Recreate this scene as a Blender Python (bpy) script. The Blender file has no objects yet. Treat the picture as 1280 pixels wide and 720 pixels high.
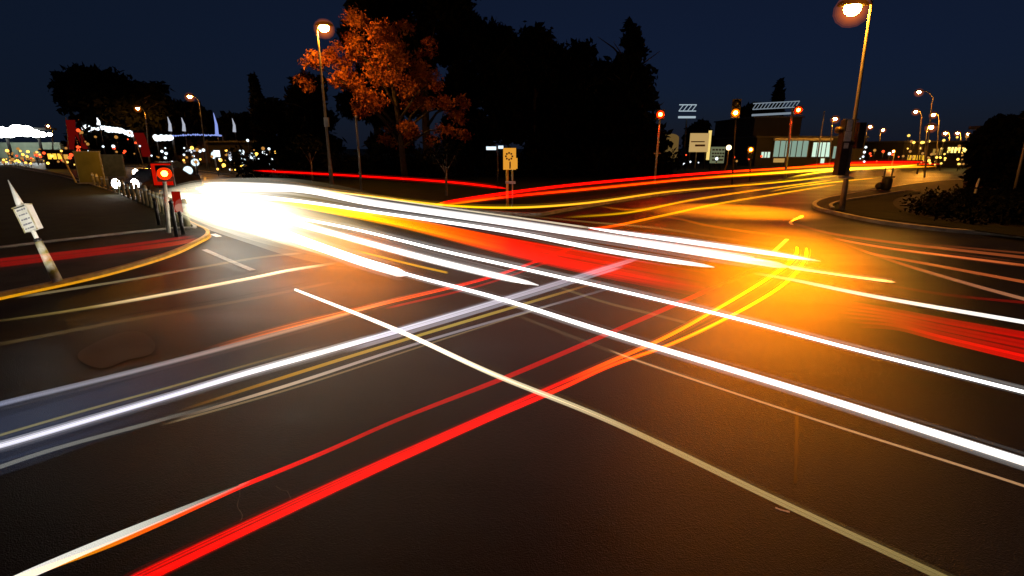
import bpy, math, random
import numpy as np
from mathutils import Vector, Matrix
from mathutils.geometry import tessellate_polygon

random.seed(7)
SC = bpy.context.scene
COL = SC.collection
R = math.radians

# ------------------------------------------------------------------ camera
CAM_H, PITCH, FPX = 2.5, R(15.25), 642.0
cam = bpy.data.objects.new('camera', bpy.data.cameras.new('camera'))
COL.objects.link(cam)
cam.location = (0, 0, CAM_H)
cam.rotation_euler = (R(90) - PITCH, 0, 0)
cam.data.sensor_width = 36.0
cam.data.lens = 36.0 * FPX / 1280.0
cam.data.clip_start, cam.data.clip_end = 0.05, 3000
SC.camera = cam

def ray(px, py):
    x, u = (px - 640) / FPX, (360 - py) / FPX
    return Vector((x, math.cos(PITCH) + u * math.sin(PITCH), -math.sin(PITCH) + u * math.cos(PITCH)))
def gp(px, py, z=0.0):                      # real point at height z
    d = ray(px, py)
    t = (z - CAM_H) / d.z
    return Vector((d.x * t, d.y * t, z))
def at(px, py, Y):                          # real point at distance Y
    d = ray(px, py)
    t = Y / d.y
    return Vector((d.x * t, Y, CAM_H + d.z * t))

# --------------------------------------------------------------- materials
def new_mat(name):
    m = bpy.data.materials.new(name)
    m.use_nodes = True
    nt = m.node_tree
    nt.nodes.clear()
    out = nt.nodes.new('ShaderNodeOutputMaterial')
    return m, nt, out

def surf(name, c1, c2=None, scale=4.0, rough=0.7, metal=0.0, bump=0.0, bscale=30.0, spec=0.5):
    m, nt, out = new_mat(name)
    b = nt.nodes.new('ShaderNodeBsdfPrincipled')
    nt.links.new(b.outputs[0], out.inputs[0])
    tc = nt.nodes.new('ShaderNodeTexCoord')
    n = nt.nodes.new('ShaderNodeTexNoise')
    n.inputs['Scale'].default_value = scale
    n.inputs['Detail'].default_value = 6
    nt.links.new(tc.outputs['Object'], n.inputs['Vector'])
    r = nt.nodes.new('ShaderNodeValToRGB')
    r.color_ramp.elements[0].position = 0.35
    r.color_ramp.elements[1].position = 0.68
    c2 = c2 or tuple(min(1, v * 1.5) for v in c1)
    r.color_ramp.elements[0].color = (*c1, 1)
    r.color_ramp.elements[1].color = (*c2, 1)
    nt.links.new(n.outputs['Fac'], r.inputs[0])
    nt.links.new(r.outputs[0], b.inputs['Base Color'])
    b.inputs['Roughness'].default_value = rough
    b.inputs['Metallic'].default_value = metal
    b.inputs['Specular IOR Level'].default_value = spec
    if bump:
        n2 = nt.nodes.new('ShaderNodeTexNoise')
        n2.inputs['Scale'].default_value = bscale
        n2.inputs['Detail'].default_value = 4
        nt.links.new(tc.outputs['Object'], n2.inputs['Vector'])
        bp = nt.nodes.new('ShaderNodeBump')
        bp.inputs['Strength'].default_value = bump
        bp.inputs['Distance'].default_value = 0.02
        nt.links.new(n2.outputs['Fac'], bp.inputs['Height'])
        nt.links.new(bp.outputs[0], b.inputs['Normal'])
    return m

def glow(name, c, s, sample=True):
    m, nt, out = new_mat(name)
    e = nt.nodes.new('ShaderNodeEmission')
    e.inputs[0].default_value = (*c, 1)
    e.inputs[1].default_value = s
    nt.links.new(e.outputs[0], out.inputs[0])
    if not sample:
        m.cycles.emission_sampling = 'NONE'
    return m

def trail_mat(name, stops, soft=True, sample=True):
    """light that varies along the trail; stops = [(u, colour, strength)]; soft trails let what is behind shine through"""
    m, nt, out = new_mat(name)
    at_ = nt.nodes.new('ShaderNodeAttribute')
    at_.attribute_name = 'along'
    peak = max(s for _, _, s in stops)
    cr = nt.nodes.new('ShaderNodeValToRGB')
    el = cr.color_ramp.elements
    while len(el) > 1:
        el.remove(el[-1])
    for i, (u, c, s) in enumerate(stops):
        e = el[0] if i == 0 else el.new(u)
        e.position = u
        k = s / peak
        e.color = (c[0] * k, c[1] * k, c[2] * k, 1)
    nt.links.new(at_.outputs['Fac'], cr.inputs[0])
    e = nt.nodes.new('ShaderNodeEmission')
    ga = nt.nodes.new('ShaderNodeAttribute')
    ga.attribute_name = 'gain'
    mu = nt.nodes.new('ShaderNodeMath')
    mu.operation = 'MULTIPLY'
    mu.inputs[1].default_value = peak
    nt.links.new(ga.outputs['Fac'], mu.inputs[0])
    nt.links.new(mu.outputs[0], e.inputs[1])
    nt.links.new(cr.outputs[0], e.inputs[0])
    if soft:
        t = nt.nodes.new('ShaderNodeBsdfTransparent')
        a = nt.nodes.new('ShaderNodeAddShader')
        nt.links.new(t.outputs[0], a.inputs[0])
        nt.links.new(e.outputs[0], a.inputs[1])
        nt.links.new(a.outputs[0], out.inputs[0])
    else:
        nt.links.new(e.outputs[0], out.inputs[0])
    if not sample:
        m.cycles.emission_sampling = 'NONE'
    return m

# ------------------------------------------------------------ mesh building
class MB:
    def __init__(self):
        self.v, self.f, self.a, self.g = [], [], [], []
    def add(self, vs, fs, a=None):
        o = len(self.v)
        self.v += [tuple(p) for p in vs]
        self.f += [tuple(i + o for i in f) for f in fs]
        self.a += a if a else [0.0] * len(vs)
        return self
    def box(self, c, s, rz=0.0, M=None):
        hx, hy, hz = s[0] / 2, s[1] / 2, s[2] / 2
        vs = [Vector((x, y, z)) for z in (-hz, hz) for x, y in ((-hx, -hy), (hx, -hy), (hx, hy), (-hx, hy))]
        Q = M or Matrix.Rotation(rz, 3, 'Z')
        vs = [Vector(c) + Q @ p for p in vs]
        return self.add(vs, [(3, 2, 1, 0), (4, 5, 6, 7), (0, 1, 5, 4), (1, 2, 6, 5), (2, 3, 7, 6), (3, 0, 4, 7)])
    def tube(self, pts, rad, n=8, cap=True, along=None):
        pts = [Vector(p) for p in pts]
        if not hasattr(rad, '__len__'):
            rad = [rad] * len(pts)
        vs, fs, aa = [], [], []
        for i, p in enumerate(pts):
            t = (pts[min(i + 1, len(pts) - 1)] - pts[max(i - 1, 0)]).normalized()
            ref = Vector((0, 0, 1)) if abs(t.z) < 0.9 else Vector((1, 0, 0))
            s = t.cross(ref).normalized()
            w = s.cross(t).normalized()
            for k in range(n):
                a = 2 * math.pi * k / n
                vs.append(p + (s * math.cos(a) + w * math.sin(a)) * rad[i])
                aa.append(along[i] if along else 0.0)
        for i in range(len(pts) - 1):
            for k in range(n):
                a, b = i * n + k, i * n + (k + 1) % n
                fs.append((a, b, b + n, a + n))
        if cap:
            fs.append(tuple(range(n - 1, -1, -1)))
            fs.append(tuple(range((len(pts) - 1) * n, len(pts) * n)))
        return self.add(vs, fs, aa)
    def lathe(self, c, prof, n=14, M=None):
        Q = M or Matrix.Identity(3)
        vs, fs = [], []
        for r, z in prof:
            for k in range(n):
                a = 2 * math.pi * k / n
                vs.append(Vector(c) + Q @ Vector((r * math.cos(a), r * math.sin(a), z)))
        m = len(prof)
        for i in range(m - 1):
            for k in range(n):
                a, b = i * n + k, i * n + (k + 1) % n
                fs.append((a, b, b + n, a + n))
        fs.append(tuple(range(n - 1, -1, -1)))
        fs.append(tuple(range((m - 1) * n, m * n)))
        return self.add(vs, fs)
    def ball(self, c, r, n=12, sx=1, sy=1, sz=1):
        prof = [(max(0.002, math.sin(math.pi * i / 7)) * r, -math.cos(math.pi * i / 7) * r) for i in range(8)]
        return self.lathe(c, prof, n, Matrix(((sx, 0, 0), (0, sy, 0), (0, 0, sz))))
    def prism(self, poly, z0, z1):
        n = len(poly)
        vs = [Vector((p[0], p[1], z0)) for p in poly] + [Vector((p[0], p[1], z1)) for p in poly]
        tri = tessellate_polygon([[Vector((p[0], p[1], 0)) for p in poly]])
        area = sum(poly[i][0] * poly[(i + 1) % n][1] - poly[(i + 1) % n][0] * poly[i][1] for i in range(n))
        fs = []
        for t in tri:
            a, b, c = (Vector((poly[i][0], poly[i][1])) for i in t)
            up = (b - a).cross(c - a) > 0
            t = t if up else (t[0], t[2], t[1])
            fs.append(tuple(i + n for i in t))
        for i in range(n):
            j = (i + 1) % n
            fs.append((i, j, j + n, i + n) if area > 0 else (j, i, i + n, j + n))
        return self.add(vs, fs)
    def arr(self, V, F):
        o = len(self.v)
        self.v += V.tolist()
        self.f += (F + o).tolist()
        self.a += [0.0] * len(V)
        return self

def origin_of(o):
    p = Vector((0, 0, 0))
    while o:
        p += o.location
        o = o.parent
    return p

def obj(name, mb, mat, parent=None, smooth=False):
    v = np.array(mb.v, dtype=float)
    me = bpy.data.meshes.new(name)
    ob = bpy.data.objects.new(name, me)
    if parent:
        org = origin_of(parent)
        ob.parent = parent
    else:
        lo, hi = v.min(0), v.max(0)
        org = Vector(((lo[0] + hi[0]) / 2, (lo[1] + hi[1]) / 2, lo[2]))
        ob.location = org
    v = v - np.array(org)
    me.from_pydata(v.tolist(), [], mb.f)
    if any(mb.a):
        at_ = me.attributes.new('along', 'FLOAT', 'POINT')
        at_.data.foreach_set('value', mb.a)
        ag = me.attributes.new('gain', 'FLOAT', 'POINT')
        ag.data.foreach_set('value', mb.g if len(mb.g) == len(mb.a) else [1.0] * len(mb.a))
    me.materials.append(mat)
    if smooth:
        me.polygons.foreach_set('use_smooth', [True] * len(me.polygons))
    me.update()
    COL.objects.link(ob)
    return ob

def tag(o, label, cat, group=None):
    o['label'], o['category'] = label, cat
    if group:
        o['group'] = group
    return o
def struct(name, mb, mat, smooth=False):
    o = obj(name, mb, mat, None, smooth)
    o['kind'] = 'structure'
    return o
def thing(name, loc, label, cat, group=None):
    o = bpy.data.objects.new(name, None)
    COL.objects.link(o)
    o.location = loc
    o.empty_display_size = 0.2
    return tag(o, label, cat, group)
def dup(root, loc, label=None, rz=0.0, sc=1.0):
    r = root.copy()
    COL.objects.link(r)
    r.location = loc
    r.rotation_euler.z = rz
    r.scale = (sc, sc, sc)
    if label:
        r['label'] = label
    for ch in list(root.children):
        c = ch.copy()
        COL.objects.link(c)
        c.parent = r
        for g in ch.children:
            d = g.copy()
            COL.objects.link(d)
            d.parent = c
    return r

def spline(P, per=10, closed=False):
    """centripetal-ish smooth curve through points of any dimension"""
    P = [np.array(p, dtype=float) for p in P]
    n = len(P)
    if n < 3 and not closed:
        return [P[0] + (P[1] - P[0]) * t for t in np.linspace(0, 1, per + 1)]
    out = []
    rng = range(n) if closed else range(n - 1)
    def g(i):
        if closed:
            return P[i % n]
        if i < 0:
            return 2 * P[0] - P[1]
        if i >= n:
            return 2 * P[-1] - P[-2]
        return P[i]
    for i in rng:
        p0, p1, p2, p3 = g(i - 1), g(i), g(i + 1), g(i + 2)
        d = lambda a, b: max(np.linalg.norm((b - a)[:3]) ** 0.5, 1e-4)
        t0 = 0.0; t1 = t0 + d(p0, p1); t2 = t1 + d(p1, p2); t3 = t2 + d(p2, p3)
        for t in np.linspace(t1, t2, per, endpoint=False):
            a1 = (t1 - t) / (t1 - t0) * p0 + (t - t0) / (t1 - t0) * p1
            a2 = (t2 - t) / (t2 - t1) * p1 + (t - t1) / (t2 - t1) * p2
            a3 = (t3 - t) / (t3 - t2) * p2 + (t - t2) / (t3 - t2) * p3
            b1 = (t2 - t) / (t2 - t0) * a1 + (t - t0) / (t2 - t0) * a2
            b2 = (t3 - t) / (t3 - t1) * a2 + (t - t1) / (t3 - t1) * a3
            out.append((t2 - t) / (t2 - t1) * b1 + (t - t1) / (t2 - t1) * b2)
    if not closed:
        out.append(P[-1])
    return out

# ------------------------------------------------------------------- world
w = bpy.data.worlds.new("World")
SC.world = w
w.use_nodes = True
nt = w.node_tree
bg = nt.nodes['Background']
sky = nt.nodes.new('ShaderNodeTexSky')
sky.sky_type = 'NISHITA'
sky.sun_disc = False
sky.sun_elevation = R(-4.0)
sky.sun_rotation = R(20)
sky.altitude = 100
sky.air_density = 1.0
sky.dust_density = 0.6
sky.ozone_density = 5.0
bg.inputs[1].default_value = 0.10
nt.links.new(sky.outputs[0], bg.inputs[0])
night = nt.nodes.new('ShaderNodeBackground')          # even skyglow of the town
night.inputs[0].default_value = (0.22, 0.46, 1.0, 1)
night.inputs[1].default_value = 0.016
both = nt.nodes.new('ShaderNodeAddShader')
nt.links.new(bg.outputs[0], both.inputs[0])
nt.links.new(night.outputs[0], both.inputs[1])
nt.links.new(both.outputs[0], nt.nodes['World Output'].inputs['Surface'])
sun = bpy.data.objects.new('sun', bpy.data.lights.new('sun', 'SUN'))
COL.objects.link(sun)
sun.data.energy = 0.004
sun.data.angle = R(12)
sun.data.color = (0.75, 0.82, 1.0)
sun.rotation_euler = (R(60), 0, R(-40))
vs_ = SC.view_settings
vs_.view_transform, vs_.look, vs_.gamma, vs_.exposure = 'Standard', 'None', 1.0, 0.0
vs_.use_curve_mapping = False
SC.cycles.transparent_max_bounces = 48
SC.cycles.max_bounces = 3
SC.cycles.diffuse_bounces = 1
SC.cycles.glossy_bounces = 2
SC.cycles.volume_bounces = 0
SC.cycles.volume_step_rate = 8
SC.cycles.sample_clamp_indirect = 4
SC.cycles.use_denoising = True

# ------------------------------------------------------------- setting mats
def asphalt(name, lo, hi, rlo=0.34, rhi=0.62):
    m, nt, out = new_mat(name)
    b = nt.nodes.new('ShaderNodeBsdfPrincipled')
    nt.links.new(b.outputs[0], out.inputs[0])
    tc = nt.nodes.new('ShaderNodeTexCoord')
    def noise(scale, detail=5, sx=1, sy=1, rz=0):
        mp = nt.nodes.new('ShaderNodeMapping')
        mp.inputs['Scale'].default_value = (sx, sy, 1)
        mp.inputs['Rotation'].default_value = (0, 0, rz)
        nt.links.new(tc.outputs['Object'], mp.inputs[0])
        n = nt.nodes.new('ShaderNodeTexNoise')
        n.inputs['Scale'].default_value = scale
        n.inputs['Detail'].default_value = detail
        nt.links.new(mp.outputs[0], n.inputs['Vector'])
        return n.outputs['Fac']
    def mapr(x, a, b_, c, d):
        r = nt.nodes.new('ShaderNodeMapRange')
        for i, v in enumerate((a, b_, c, d)):
            r.inputs[i + 1].default_value = v
        nt.links.new(x, r.inputs[0])
        return r.outputs[0]
    def math_(op, a, b_):
        q = nt.nodes.new('ShaderNodeMath')
        q.operation = op
        for i, x in enumerate((a, b_)):
            if isinstance(x, (int, float)):
                q.inputs[i].default_value = x
            else:
                nt.links.new(x, q.inputs[i])
        return q.outputs[0]
    big = noise(0.35, 6)
    wear = noise(0.8, 4, 0.12, 1.0, R(42))          # tyre-worn streaks along the main road
    wear2 = noise(0.9, 4, 0.10, 1.0, R(-32))
    grain = noise(90, 3)
    v = nt.nodes.new('ShaderNodeTexVoronoi')
    v.inputs['Scale'].default_value = 120
    nt.links.new(tc.outputs['Object'], v.inputs['Vector'])
    mixv = math_('ADD', math_('MULTIPLY', big, 0.35), math_('MULTIPLY', wear, 0.3))
    mixv = math_('ADD', mixv, math_('MULTIPLY', wear2, 0.2))
    mixv = math_('ADD', mixv, math_('MULTIPLY', grain, 0.25))
    r = nt.nodes.new('ShaderNodeValToRGB')
    r.color_ramp.elements[0].position = 0.42
    r.color_ramp.elements[1].position = 0.68
    r.color_ramp.elements[0].color = (*lo, 1)
    r.color_ramp.elements[1].color = (*hi, 1)
    nt.links.new(mixv, r.inputs[0])
    b.inputs['Specular IOR Level'].default_value = 0.055
    nt.links.new(r.outputs[0], b.inputs['Base Color'])
    nt.links.new(mapr(math_('ADD', math_('MULTIPLY', wear, 0.6), math_('MULTIPLY', big, 0.4)), 0.3, 0.7, rlo, rhi), b.inputs['Roughness'])
    bp = nt.nodes.new('ShaderNodeBump')
    bp.inputs['Strength'].default_value = 0.50
    bp.inputs['Distance'].default_value = 0.006
    nt.links.new(math_('ADD', math_('ADD', v.outputs['Distance'], math_('MULTIPLY', grain, 0.7)), math_('MULTIPLY', noise(34, 5), 0.7)), bp.inputs['Height'])
    nt.links.new(bp.outputs[0], b.inputs['Normal'])
    return m

M_ROAD = asphalt('asphalt', (0.0065, 0.0068, 0.006), (0.026, 0.0265, 0.023), 0.28, 0.48)
M_PATCH = asphalt('asphalt_patch', (0.025, 0.0255, 0.022), (0.13, 0.13, 0.11), 0.4, 0.6)
M_PAVE = surf('paving', (0.010, 0.0095, 0.0085), (0.026, 0.024, 0.022), 2.2, 0.75, bump=0.4, bscale=24, spec=0.12)
M_GRASS = surf('grass', (0.005, 0.007, 0.0025), (0.016, 0.019, 0.006), 1.4, 0.9, bump=0.9, bscale=18, spec=0.12)
M_KERB = surf('kerb_stone', (0.22, 0.20, 0.17), (0.40, 0.37, 0.32), 3, 0.7, bump=0.3)
M_KERBY = surf('yellow_kerb_paint', (0.30, 0.15, 0.012), (0.50, 0.27, 0.018), 6, 0.6, bump=0.3)
M_EARTH = surf('dark_ground', (0.012, 0.012, 0.01), (0.03, 0.03, 0.02), 0.2, 0.9)
M_WHITE = surf('road_paint', (0.45, 0.44, 0.40), (0.80, 0.79, 0.74), 9, 0.55, bump=0.25, bscale=60)
M_SEAM = surf('tar', (0.004, 0.004, 0.004), (0.010, 0.010, 0.009), 5, 0.5, spec=0.07)
M_STEEL = surf('galvanised_steel', (0.28, 0.27, 0.25), (0.45, 0.44, 0.41), 5, 0.5, 0.3)
M_BLACK = surf('black_metal', (0.012, 0.012, 0.013), (0.03, 0.03, 0.03), 5, 0.5)
M_DARKWALL = surf('dark_render', (0.003, 0.003, 0.0033), (0.007, 0.0065, 0.0065), 0.8, 0.85)
M_ROOF = surf('slate', (0.02, 0.02, 0.022), (0.04, 0.04, 0.042), 2, 0.8)
M_BARK = surf('bark', (0.012, 0.008, 0.006), (0.03, 0.02, 0.014), 8, 0.9, bump=0.8)
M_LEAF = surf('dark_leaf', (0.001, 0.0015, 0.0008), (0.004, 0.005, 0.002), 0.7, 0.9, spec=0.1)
M_MAPLE = surf('red_leaf', (0.09, 0.008, 0.002), (0.36, 0.115, 0.012), 0.9, 0.75, spec=0.2)
M_GLASS = surf('dark_glass', (0.01, 0.01, 0.012), (0.02, 0.02, 0.022), 1, 0.1)

# ------------------------------------------------------------- the setting
g = MB()
g.add([(-900, -300, -0.02), (900, -300, -0.02), (900, 1400, -0.02), (-900, 1400, -0.02)], [(0, 1, 2, 3)])
struct('ground', g, M_EARTH)
g = MB()
g.add([(-160, -25, 0), (160, -25, 0), (160, 190, 0), (-160, 190, 0)], [(0, 1, 2, 3)])
struct('road', g, M_ROAD)

def inset(poly, d):
    n = len(poly)
    area = sum(poly[i][0] * poly[(i + 1) % n][1] - poly[(i + 1) % n][0] * poly[i][1] for i in range(n))
    s = 1 if area > 0 else -1
    out = []
    for i in range(n):
        t = Vector(poly[(i + 1) % n]) - Vector(poly[i - 1])
        t.normalize()
        out.append((poly[i][0] - s * t.y * d, poly[i][1] + s * t.x * d))
    return out

def raised(curve_px, back_pts, name, mat, kerb_mat, h=0.12, kw=0.16, per=8):
    """pavement or verge: a smooth kerb line (pixels on the road) closed by far-off points"""
    cur = [tuple(p) for p in spline([gp(*p)[:2] for p in curve_px], per)]
    poly = cur + back_pts
    n = len(cur)
    ins = inset(poly, kw)[:n]
    k = MB()
    ring = cur + ins[::-1]
    k.prism(ring, -0.01, h)
    struct('kerb', k, kerb_mat)
    # bevel-like lip is left to the paving sitting a little below the kerb top
    s = MB()
    s.prism(ins + back_pts, -0.01, h - 0.006)
    struct(name, s, mat)
    return ins

# far verge with the trees (corner behind the sign)
far = [(-60, 200), (180, 209), (300, 221), (430, 241), (560, 260), (630, 268.5), (672, 270), (705, 265), (760, 255), (840, 243),
       (920, 233), (1000, 223), (1075, 213), (1130, 207)]
far_in = raised(far, [(90, 120), (60, 185), (-150, 185), (-120, 90)], 'grass_verge', M_GRASS, M_KERB)
# footway strip just inside that kerb
cur = [tuple(p) for p in spline([gp(*p)[:2] for p in far], 8)]
poly = cur + [(90, 120), (60, 185), (-150, 185), (-120, 90)]
i1, i2 = inset(poly, 0.164)[:len(cur)], inset(poly, 2.2)[:len(cur)]
m_ = MB(); a0, a1 = 40, 100
m_.prism(i1[30:100] + i2[30:100][::-1], 0.10, 0.1185)
struct('footway', m_, M_PAVE)

# near left corner: yellow kerb, paving, grass bank
leftk = [(-260, 430), (-120, 400), (0, 375), (125, 347.5), (212, 322), (250, 305), (262, 297), (261, 291), (246, 284), (215, 268), (180, 252), (130, 233), (80, 219), (20, 207)]
lin = raised(leftk, [(-90, 70), (-60, 20), (-25, 4)], 'pavement', M_PAVE, M_KERBY, per=8, kw=.10)
bank = [(-300, 372), (-100, 334), (0, 317), (120, 302), (215, 291.5), (244, 290.5), (238, 283), (205, 268), (170, 253), (125, 236), (76, 222), (16, 210)]
bk = [tuple(p) for p in spline([gp(*p)[:2] for p in bank], 8)]
m_ = MB()
m_.prism(bk + [(-88, 68), (-58, 20), (-25, 6)], 0.10, 0.128)
struct('grass_bank', m_, M_GRASS)
bi = inset(bk + [(-88, 68), (-58, 20), (-25, 6)], 0.10)[:len(bk)]
m_ = MB()
m_.prism(bk + bi[::-1], 0.11, 0.17)
struct('edging', m_, M_KERB)

# right island
isl = [(1330, 306), (1280, 298), (1180, 290), (1100, 280), (1050, 270), (1022, 263), (1015, 257.5), (1026, 251), (1060, 244), (1110, 236), (1150, 230), (1190, 226.5), (1300, 222)]
raised(isl, [(60, 40), (40, 12)], 'island_pavement', M_PAVE, M_KERB, per=8)
# inner kerb line of the planted part of the island
inn = [(1320, 300), (1180, 283), (1085, 271), (1046, 263), (1036, 258), (1046, 253), (1100, 244), (1138, 239), (1150, 240), (1120, 248), (1125, 262), (1180, 276), (1320, 290)]
ik = [tuple(p) for p in spline([gp(*p, 0.12)[:2] for p in inn], 8, closed=True)]
m_ = MB(); m_.prism(ik, 0.11, 0.135)
struct('planted_strip', m_, M_GRASS)
edge = ik[8 * 4 - 4:8 * 8]
ei = inset(ik, 0.12)[8 * 4 - 4:8 * 8]
m_ = MB(); m_.prism(edge + ei[::-1], 0.115, 0.19)
struct('edging', m_, M_KERB)

# painted markings
def paint(name, pts, width, z=0.004, mat=None, jag=0.0):
    P = [Vector((*gp(*p)[:2], z)) for p in pts]
    Q = [Vector(q) for q in spline(P, 14)]
    m = MB()
    vs, fs = [], []
    for i, p in enumerate(Q):
        t = (Q[min(i + 1, len(Q) - 1)] - Q[max(i - 1, 0)]).normalized()
        s = Vector((-t.y, t.x, 0))
        j = 1 + random.uniform(-jag, jag)
        vs += [p - s * width * j / 2, p + s * width * j / 2]
    for i in range(len(Q) - 1):
        fs.append((2 * i, 2 * i + 2, 2 * i + 3, 2 * i + 1))
    m.add(vs, fs)
    return struct(name, m, mat or M_WHITE)
paint('road_marking', [(255, 312), (285, 325), (316, 338)], 0.13)
paint('road_marking', [(266, 292.5), (274, 296)], 0.16)
paint('road_marking', [(984, 299), (966, 316)], 0.10)
paint('road_marking', [(1003, 270), (988, 278), (990, 281)], 0.10)
paint('road_marking', [(1108, 246), (1133, 243.5)], 0.16)
# repaired patch and tar seams
pp = [(98, 442), (120, 428), (152, 416), (172, 414.5), (190, 424), (194, 434), (186, 444), (160, 450), (132, 460), (108, 456)]
m_ = MB(); m_.prism([tuple(p) for p in spline([gp(*p)[:2] for p in pp], 6, True)], 0.0034, 0.004)
struct('road_patch', m_, M_PATCH)
paint('tar_seam', [(996, 512), (995.5, 560), (994, 606)], 0.03, 0.004, M_SEAM, 0.3)
paint('tar_seam', [(150, 395), (290, 372), (400, 350)], 0.03, 0.004, M_SEAM, 0.3)
for pts in ([(298, 606), (300, 618), (297, 633), (303, 645), (301, 652)], [(345, 608), (352, 613), (358, 614), (364, 624)]):
    paint('road_crack', pts, 0.005, 0.004, M_PATCH, 0.5)
paint('road_marking', [(969, 635), (977, 638), (987, 640.5)], 0.018, 0.004, None, 0.4)

# ------------------------------------------------------------ light trails
def fade(u, c, s, e0=0.0, e1=0.0):
    return u
WHT, WARM, YEL, ORA, RED = (1.0, 0.96, 0.92), (1.0, 0.86, 0.60), (1.0, 0.52, 0.0), (1.0, 0.24, 0.0), (1.0, 0.0015, 0.0006)
PALE, BLUE, TAN, PINK = (0.85, 0.83, 0.95), (0.20, 0.28, 0.52), (0.95, 0.72, 0.34), (1.0, 0.20, 0.045)
BLK = (0, 0, 0)
M_TW = trail_mat('headlight_white', [(0, WHT, .75), (1, WHT, .52)])
M_TW2 = trail_mat('headlight_white_end', [(0, WHT, .9), (0.85, WHT, .6), (1, WARM, 0.25)])
M_TGLARE = trail_mat('headlight_glare', [(0, (1, .80, .5), 0), (0.3, (1, .92, .75), 2.2), (0.65, (1, .95, .85), 2.2), (1, WHT, 0)], soft=True)
def even(name, c, s, fade0=0.06, fade1=0.06, sample=False):
    return trail_mat(name, [(0, c, 0.0 if fade0 else s), (max(fade0, .001), c, s), (1 - max(fade1, .001), c, s), (1, c, 0.0 if fade1 else s)], True, sample)
TN = 0
def trail(pts, z, r, mat, label, group=None, n=10, per=10, plain=False):
    """pts: pixel points (px, py); z: lamp height in metres (number or per point); r: radius (number or per point)"""
    k = len(pts)
    zs = z if hasattr(z, '__len__') else [z] * k
    rs = r if hasattr(r, '__len__') else [r] * k
    P = [(*gp(p[0], p[1], zz), rr, i / (k - 1)) for i, (p, zz, rr) in enumerate(zip(pts, zs, rs))]
    Q = spline(P, per if k > 2 else 24)
    # a trail that leaves the photographed area simply runs on along the road
    def out_of_view(p):
        return p[0] < 0 or p[0] > 1280 or p[1] > 720
    if out_of_view(pts[-1]):
        d_ = (Q[-1] - Q[-2])[:3]; d_ = d_ / np.linalg.norm(d_)
        for m_e in (3.0, 7.0, 12.0):
            q = Q[-1].copy()
            q[:3] = np.array(P[-1][:3]) + d_ * m_e
            Q.append(q)
    if out_of_view(pts[0]):
        d_ = (Q[0] - Q[1])[:3]; d_ = d_ / np.linalg.norm(d_)
        for m_e in (3.0, 7.0, 12.0):
            q = Q[0].copy()
            q[:3] = np.array(P[0][:3]) + d_ * m_e
            Q.insert(0, q)
    # 'along' follows the picture order of the control points, 0 at the first, 1 at the last
    b = MB()
    U = [min(1, max(0.0001, q[4])) for q in Q]
    rmax = max(q[3] for q in Q)
    if rmax < .028 or plain:
        b.tube([q[:3] for q in Q], [max(0.004, q[3]) for q in Q], n, True, U)
        b.g += [1.0] * (len(b.v) - len(b.g))
    else:
        # bundle: one bright core, thinner strands round it, outermost faint ones imitate a halo
        for k_ in range(16):
            a_, f_ = random.uniform(0, 6.28), (0 if k_ == 0 else random.uniform(.35, .86) if k_ < 9 else random.uniform(1.0, 1.9))
            rr = .60 if k_ == 0 else random.uniform(.10, .34)
            gn = 1.0 if k_ == 0 else random.choice((.15, .3, .5, .8)) if k_ < 9 else random.uniform(.02, .09)
            if k_ >= 9:
                rr = random.uniform(.10, .42)
            lo_u, hi_u = (0, 1) if k_ == 0 else (random.uniform(0, .05), random.uniform(.93, 1.0))
            sel = [q for q, u in zip(Q, U) if lo_u <= u <= hi_u]
            if len(sel) < 2:
                continue
            pts_, rad_, uu = [], [], []
            m_n = len(sel)
            for x_, q in enumerate(sel):
                t_ = sel[min(x_ + 1, m_n - 1)][:2] - sel[max(x_ - 1, 0)][:2]
                t_ = t_ / (np.linalg.norm(t_) + 1e-9)
                off = q[3] * f_
                pts_.append((q[0] - t_[1] * off * math.cos(a_), q[1] + t_[0] * off * math.cos(a_), q[2] + off * math.sin(a_)))
                e_ = min(1.0, (min(x_, m_n - 1 - x_) + .25) / 1.6) if m_n > 6 else 1
                rad_.append(max(.003, q[3] * rr * e_))
                uu.append(min(1, max(.0001, q[4])))
            b.tube(pts_, rad_, n if k_ == 0 else 6, True, uu)
            b.g += [gn] * (len(b.v) - len(b.g))
    return tag(obj('light_trail', b, mat, None, True), label, 'light trail', group)

H = 0.65
trail([(236, 262), (330, 285), (400, 309), (455, 328), (508, 343.5)], H, [.26, .18, .135, .12, .11], M_TW, 'thick white headlight trail ending in a blunt tip above the pale crossing line')
trail([(480, 334), (516, 344.5), (626, 373.5), (760, 415.5), (1004, 489), (1300, 583), (1500, 646)], H, .034, M_TW, 'longest white headlight trail, running under the yellow curve to the right edge')
trail([(240, 252), (329, 267), (397, 286), (547, 326.5), (673, 356.5)], H, [.25, .13, .095, .075, .06], M_TW, 'thick white trail ending in mid road beside the pale lavender streak')
trail([(250, 248), (354, 269), (441, 286), (560, 315), (641, 333), (760, 360), (910, 395.5), (1085, 441), (1300, 495), (1500, 546)], H, [.12, .055, .045, .04, .037, .032, .028, .024, .022, .022], M_TW, 'thin white trail crossing the yellow curve above the longest trail')
trail([(245, 236), (352, 236), (470, 255.5), (640, 280), (765, 299), (880, 317), (988, 334)], H, [.30, .20, .13, .105, .09, .09, .08], M_TW2, 'thick white trail stopping at the top of the yellow curve')
trail([(250, 240), (360, 249.5), (470, 265), (640, 290), (765, 314), (893, 334)], H, [.2, .09, .062, .06, .058, .055], M_TW, 'white trail with a rounded tip just above the red band')
trail([(735, 284.5), (765, 289), (865, 302.5), (960, 316), (1026, 326.5)], H, [.012, .035, .055, .045, .02], M_TW2, 'uppermost white trail tapering out over the orange road')
trail([(420, 240), (560, 260), (640, 271), (745, 286)], H, .022, even('pale_thin', WARM, 0.35), 'hair-thin pale trail along the upper side of the thick white ones')
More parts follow.
